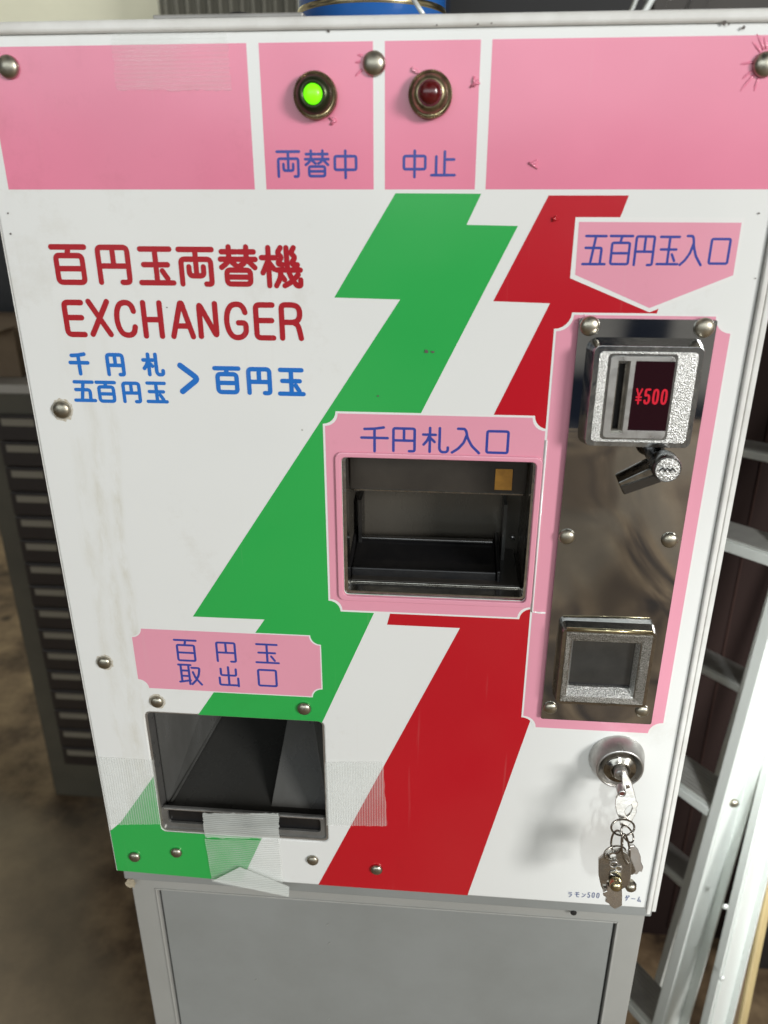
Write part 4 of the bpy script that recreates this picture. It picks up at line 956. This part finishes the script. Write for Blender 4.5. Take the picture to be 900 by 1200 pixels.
# drawer cabinet on the left
dc = thing('drawer_cabinet', 'dark many-drawered filing cabinet with small label holders standing left behind the machine', 'drawer cabinet')
F0 = PZ(88, 893, 0.10)                      # lower visible right corner area
YD = F0[1]
p_tl = P(-2, 484, YD); p_bl = P(76, 896, YD); xr = p_bl[0] + .34
xl = (P(20, 600, YD)[0] + P(70, 850, YD)[0]) / 2
zt2 = p_tl[2]; zb2 = P(88, 893, YD)[2]
print('drawers', YD, xl, xr, zt2, zb2)
obj('carcass', box_bm((xl - .045, YD + .004, .0), (xr, YD + .42, zt2 + .035)), M['cabinet'], dc, bevel=.003)
obj('top_board', box_bm((xl - .30, YD - .004, zt2 + .036), (xr + .02, YD + .44, zt2 + .052)), mat('grey top board', (.34, .31, .27), .5, var=.3, vscale=8), dc, bevel=.002)
npx = [486 + (896 - 486) * 0]
ys = [489 + k for k in range(0)]
slot_px = [(26, 491), (40, 517), (54, 545.5), (64, 571), (64, 571)]
nd = 16; hgt = (zt2 - zb2) / nd
for k in range(nd):
    z = zt2 - hgt * (k + 1)
    dwr = obj('drawer', box_bm((xl, YD - .010, z + .0015), (xr - .004, YD + .0035, z + hgt - .0015)), M['drawer'], dc, bevel=.0012)
    hw = .060; hx = xl + .012
    obj('label_holder', prism_bm([[(hx, z + hgt * .60), (hx + hw, z + hgt * .60), (hx + hw, z + hgt * .86), (hx, z + hgt * .86)]], [], YD - .0125, YD - .0102), M['labelholder'], dwr)

bx = thing('cardboard_box', 'brown cardboard box sitting on the drawer cabinet at the left edge', 'box')
a = P(-30, 455, YD + .06); b = P(21, 398, YD + .06)
tz = zt2 + .0522
obj('carton', box_bm((a[0] - .15, YD + .05, tz), (b[0], YD + .25, tz + .085)), M['cardboard'], bx, bevel=.002)
obj('flap', bar_bm((a[0] - .14, YD + .03, tz + .088), (b[0] - .002, YD + .03, tz + .088), .07, .003), M['cardboard'], bx)
mo = thing('dark_monitor', 'glossy dark grey equipment case standing behind the box at the left edge', 'equipment case')
a = P(-60, 420, YD + .38); b = P(38, 250, YD + .38)
obj('case', box_bm((a[0] - .3, YD + .30, tz), (b[0] - .004, YD + .42, 1.27)), mat('dark glossy casing', (.05, .052, .05), .35, .3, var=.5, vscale=4), mo, bevel=.01, seg=3)
obj('screen', box_bm((a[0] - .28, YD + .296, tz + .05), (b[0] - .025, YD + .2998, 1.25)), M['blackplastic'], mo, bevel=.003)

# ladders on the right -----------------------------------------------------------
RD = Vector((.50, -.87, .03)).normalized()
def along(p, dirn, pxx):
    lo, hi = -1.0, 1.2
    for _ in range(60):
        mid = (lo + hi) / 2
        q = p + dirn * mid
        if (q - CAM).dot(AZ) <= .02: hi = mid; continue
        if proj(q)[0] < pxx: lo = mid
        else: hi = mid
    return p + dirn * lo
RD = Vector((.50, -.86, .12)).normalized()
NN = Vector((.86, .50, 0)).normalized()
def rung(lad, A, Bp, dep, hgt_, tread=True):
    A = Vector(A) - RD * .12                 # carries on behind the machine
    up = Vector((0, 0, 1)); bm = bmesh.new()
    c0 = A + NN * dep / 2 - up * hgt_ / 2; c1 = Bp + NN * dep / 2 - up * hgt_ / 2
    bar_bm(c0, c1, dep, hgt_, up, bm)
    rg = obj('rung', bm, M['alu'], lad, bevel=.0012)
    bm = bmesh.new(); k = 9
    for i in range(k):
        t = dep * (.16 + .80 * i / (k - 1)); bar_bm(A + NN * t + up * .0008, Bp + NN * t + up * .0008, dep * .055, .0016, up, bm)
    bar_bm(A + NN * dep * .56 + up * .0002, Bp + NN * dep * .56 + up * .0002, dep * .84, .0006, up, bm)
    obj('tread', bm, M['aludark'], rg)
    return c1
def Pl(px, py, D): return P(px, py, D + CAM[1])
def stile(lad, A, B, wid, thick, up_ext, dn_ext, shade='alu'):
    """channel section through A (upper) and B (lower); A, B on its front edge"""
    A = Vector(A); B = Vector(B); dd = (B - A).normalized(); A2 = A - dd * up_ext; B2 = B + dd * dn_ext
    bm = bmesh.new()
    bar_bm(A2 + NN * wid / 2, B2 + NN * wid / 2, .003, wid, NN, bm)                                   # web
    for t in (0, 1): bar_bm(A2 + NN * (wid * t) + RD * thick / 2, B2 + NN * (wid * t) + RD * thick / 2, .0026, thick, RD, bm)  # flanges
    for t in (.30, .36): bar_bm(A2 + NN * wid * t + RD * .0022, B2 + NN * wid * t + RD * .0022, .0020, .0022, RD, bm)          # rolled ribs
    o = obj('stile', bm, M[shade], lad, bevel=.0006)
    return dd, o
l1 = thing('step_ladder', 'white aluminium step ladder with ribbed treads leaning beside the machine, nearest the dark wood panelling', 'ladder')
fr = [(844, 632, .718, 905), (789, 918, .690, 831), (740, 1180, .640, 762)]
ends = []
for px, py, D, ex in fr:
    A = Pl(px, py, D); B = along(A, RD, ex); rung(l1, A, B, .050, .011); ends.append(B)
dd, so = stile(l1, ends[1] + RD * .002, ends[2] + RD * .002, .046, .012, .60, .55)
# rivet heads in the stile
for px, py in ((841, 954),):
    A = ends[1] + RD * .004 + NN * .030
    o = obj('rivet', lathe_bm([(.0052, 0), (.0050, .0015), (.003, .003), (0, .0034)], 20, at=(0, 0, 0)), M['rivet'], so, smooth=True)
    o.location = A + RD * .001
bk = [(866, 526, .86, 930), (816, 778, .83, 868), (771, 1010, .79, 800)]
ends2 = []
for px, py, D, ex in bk:
    A = Pl(px, py, D); B = along(A, RD, ex); rung(l1, A, B, .040, .009); ends2.append(B)
stile(l1, ends2[1], ends2[2] + RD * .001, .034, .010, .55, .55)
# second ladder, only one rail of it in view
l2 = thing('folded_ladder', 'grey aluminium ladder rail standing behind the white step ladder at the right edge', 'ladder')
A = Pl(893, 905, .66); B = Pl(822, 1200, .575)
d2, s2 = stile(l2, A, B, .040, .008, .5, .5, 'alu')
for px, py, D in ((850, 1062, .612), (846, 1146, .585)):
    o = obj('rivet', lathe_bm([(.0035, 0), (.0032, .0012), (0, .0024)], 18), M['alu'], s2, smooth=True); o.location = Pl(px, py, D - .012)
w1 = thing('wooden_batten', 'thin brown wooden batten standing just left of the tan pole', 'batten')
obj('batten', bar_bm(Pl(905, 900, .72) , Pl(848, 1215, .60), .007, .030, NN), mat('brown batten', (.14, .095, .05), .6, var=.6, vscale=20, stretch=(2, 2, .2)), w1, bevel=.001)
w2 = thing('tan_pole', 'tan painted square pole leaning at the bottom right edge', 'pole')
A = Pl(920, 930, .74); B = Pl(862, 1215, .62); dd = (B - A).normalized()
obj('pole', bar_bm(A - dd * .5, B + dd * .35, .014, .014, NN), M['tan'], w2, bevel=.003)
w3 = thing('black_board', 'black board standing at the bottom right corner behind the tan pole', 'board')
obj('board', box_bm((Pl(880, 1100, .95)[0], .57, .02), (Pl(880, 1100, .95)[0] + .6, .59, 1.02)), M['blackplastic'], w3, bevel=.003)
# things high up behind the machine on the right
l3 = thing('hanging_ladder', 'small aluminium ladder lying high on a dark shelf behind the machine, top right', 'ladder')
Yh = 1.30
def Ph(px, py): return P(px, py, Yh)
bars = [((737, 20), (750, -12), 3, 'alu'), ((752, 20), (770, -12), 6, 'alu'), ((777, 14), (790, -12), 4, 'alu'), ((802, 12), (814, -12), 6, 'alu'), ((826, 6), (834, -12), 3, 'alu')]
for (a, b, wpx, mt) in bars:
    A = Ph(*a); B = Ph(*b); k = (Ph(800, 0) - Ph(801, 0)).length
    obj('rail', bar_bm(A - (B - A) * .2, B + (B - A) * 3, wpx * k, .02, Vector((0, 1, 0))), M[mt], l3, bevel=.001)
M['haze'] = mat('grey green pane', (.17, .18, .15), .4)
A = Ph(757, 14); B = Ph(778, -12)
obj('spacer', box_bm((Ph(757, 0)[0], Yh + .012, Ph(0, 14)[2]), (Ph(776, 0)[0], Yh + .016, Ph(0, -60)[2])), M['haze'], l3)
obj('spacer', box_bm((Ph(806, 0)[0], Yh + .012, Ph(0, 9)[2]), (Ph(824, 0)[0], Yh + .016, Ph(0, -60)[2])), M['haze'], l3)
sh = thing('dark_shelf', 'dark brown shelf edge carrying the small ladder, behind the machine top right', 'shelf')
a = Ph(640, 30); obj('board', box_bm((Ph(765, 0)[0], Yh - .01, Ph(0, 40)[2]), (Ph(990, 0)[0], Yh + .30, Ph(0, 13)[2])), mat('dark shelf board', (.045, .038, .03), .6, var=.5, vscale=10), sh, bevel=.003)

# ================================================================== light
W = bpy.data.worlds.new('World'); S.world = W; W.use_nodes = True
nt = W.node_tree; L = nt.links.new; bg = nt.nodes['Background']
tc = N(nt, 'ShaderNodeTexCoord'); sep = N(nt, 'ShaderNodeSeparateXYZ'); L(tc.outputs['Generated'], sep.inputs[0])
# the unseen room: dim and brown at the back and below, open and bright behind the photographer and overhead
neg = N(nt, 'ShaderNodeMath', operation='MULTIPLY'); L(sep.outputs['Y'], neg.inputs[0]); neg.inputs[1].default_value = -1
fr_ = N(nt, 'ShaderNodeMapRange', interpolation_type='SMOOTHSTEP'); fr_.inputs['From Min'].default_value = .62; fr_.inputs['From Max'].default_value = .86; L(neg.outputs[0], fr_.inputs['Value'])
up_ = N(nt, 'ShaderNodeMapRange', interpolation_type='SMOOTHSTEP'); up_.inputs['From Min'].default_value = .0; up_.inputs['From Max'].default_value = .17; L(sep.outputs['Z'], up_.inputs['Value'])
no = N(nt, 'ShaderNodeTexNoise', Scale=3.2, Detail=0.0); L(tc.outputs['Generated'], no.inputs['Vector'])
ns = N(nt, 'ShaderNodeMapRange', interpolation_type='SMOOTHSTEP'); ns.inputs['From Min'].default_value = .42; ns.inputs['From Max'].default_value = .58; L(no.outputs['Fac'], ns.inputs['Value'])
low = N(nt, 'ShaderNodeMix', data_type='RGBA'); low.inputs['A'].default_value = (.03, .037, .055, 1); low.inputs['B'].default_value = (.52, .49, .43, 1); L(ns.outputs['Result'], low.inputs['Factor'])
hi = N(nt, 'ShaderNodeMix', data_type='RGBA'); hi.inputs['B'].default_value = (3.95, 4.3, 4.45, 1); L(low.outputs['Result'], hi.inputs['A']); 
fm = N(nt, 'ShaderNodeMath', operation='MULTIPLY'); L(fr_.outputs['Result'], fm.inputs[0]); L(up_.outputs['Result'], fm.inputs[1]); 
dn_ = N(nt, 'ShaderNodeMapRange', interpolation_type='SMOOTHSTEP'); dn_.inputs['From Min'].default_value = .46; dn_.inputs['From Max'].default_value = .22; L(sep.outputs['Z'], dn_.inputs['Value'])
fm2 = N(nt, 'ShaderNodeMath', operation='MULTIPLY'); L(fm.outputs[0], fm2.inputs[0]); L(dn_.outputs['Result'], fm2.inputs[1]); L(fm2.outputs[0], hi.inputs['Factor'])
L(hi.outputs['Result'], bg.inputs['Color']); bg.inputs['Strength'].default_value = .60

def area(name, loc, target, sx, sy, power, col):
    l = bpy.data.lights.new(name, 'AREA'); l.shape = 'RECTANGLE'; l.size = sx; l.size_y = sy; l.energy = power; l.color = col
    o = bpy.data.objects.new(name, l); C.objects.link(o); o.location = loc
    o.rotation_euler = (Vector(target) - Vector(loc)).to_track_quat('-Z', 'Y').to_euler(); return o
K = P(727, 1010, -.036); Sh = P(643, 975, 0)
dirn = (K - Sh).normalized(); print('light dir', dirn)
area('side_window_light', Sh + dirn * 4.2, (0, 0, 1.05), .90, .90, 125, (1.0, .985, .96))
ld = area('ladder_fill', (.40, -1.9, 1.9), (.50, .36, .72), .25, .25, 1.3, (.96, 1.0, .99)); ld.data.spread = math.radians(17)  # added narrow fill that brightens the ladder, no real source
area('wall_fill', (-1.6, 1.9, 2.9), (-1.2, 2.6, 2.4), .6, .3, 14, (1.0, .97, .86))  # added fill to brighten the cream wall, no real lamp there

S.render.engine = 'CYCLES'
S.view_settings.view_transform = 'Standard'; S.view_settings.look = 'None'; S.view_settings.exposure = 0.12; S.view_settings.gamma = 1
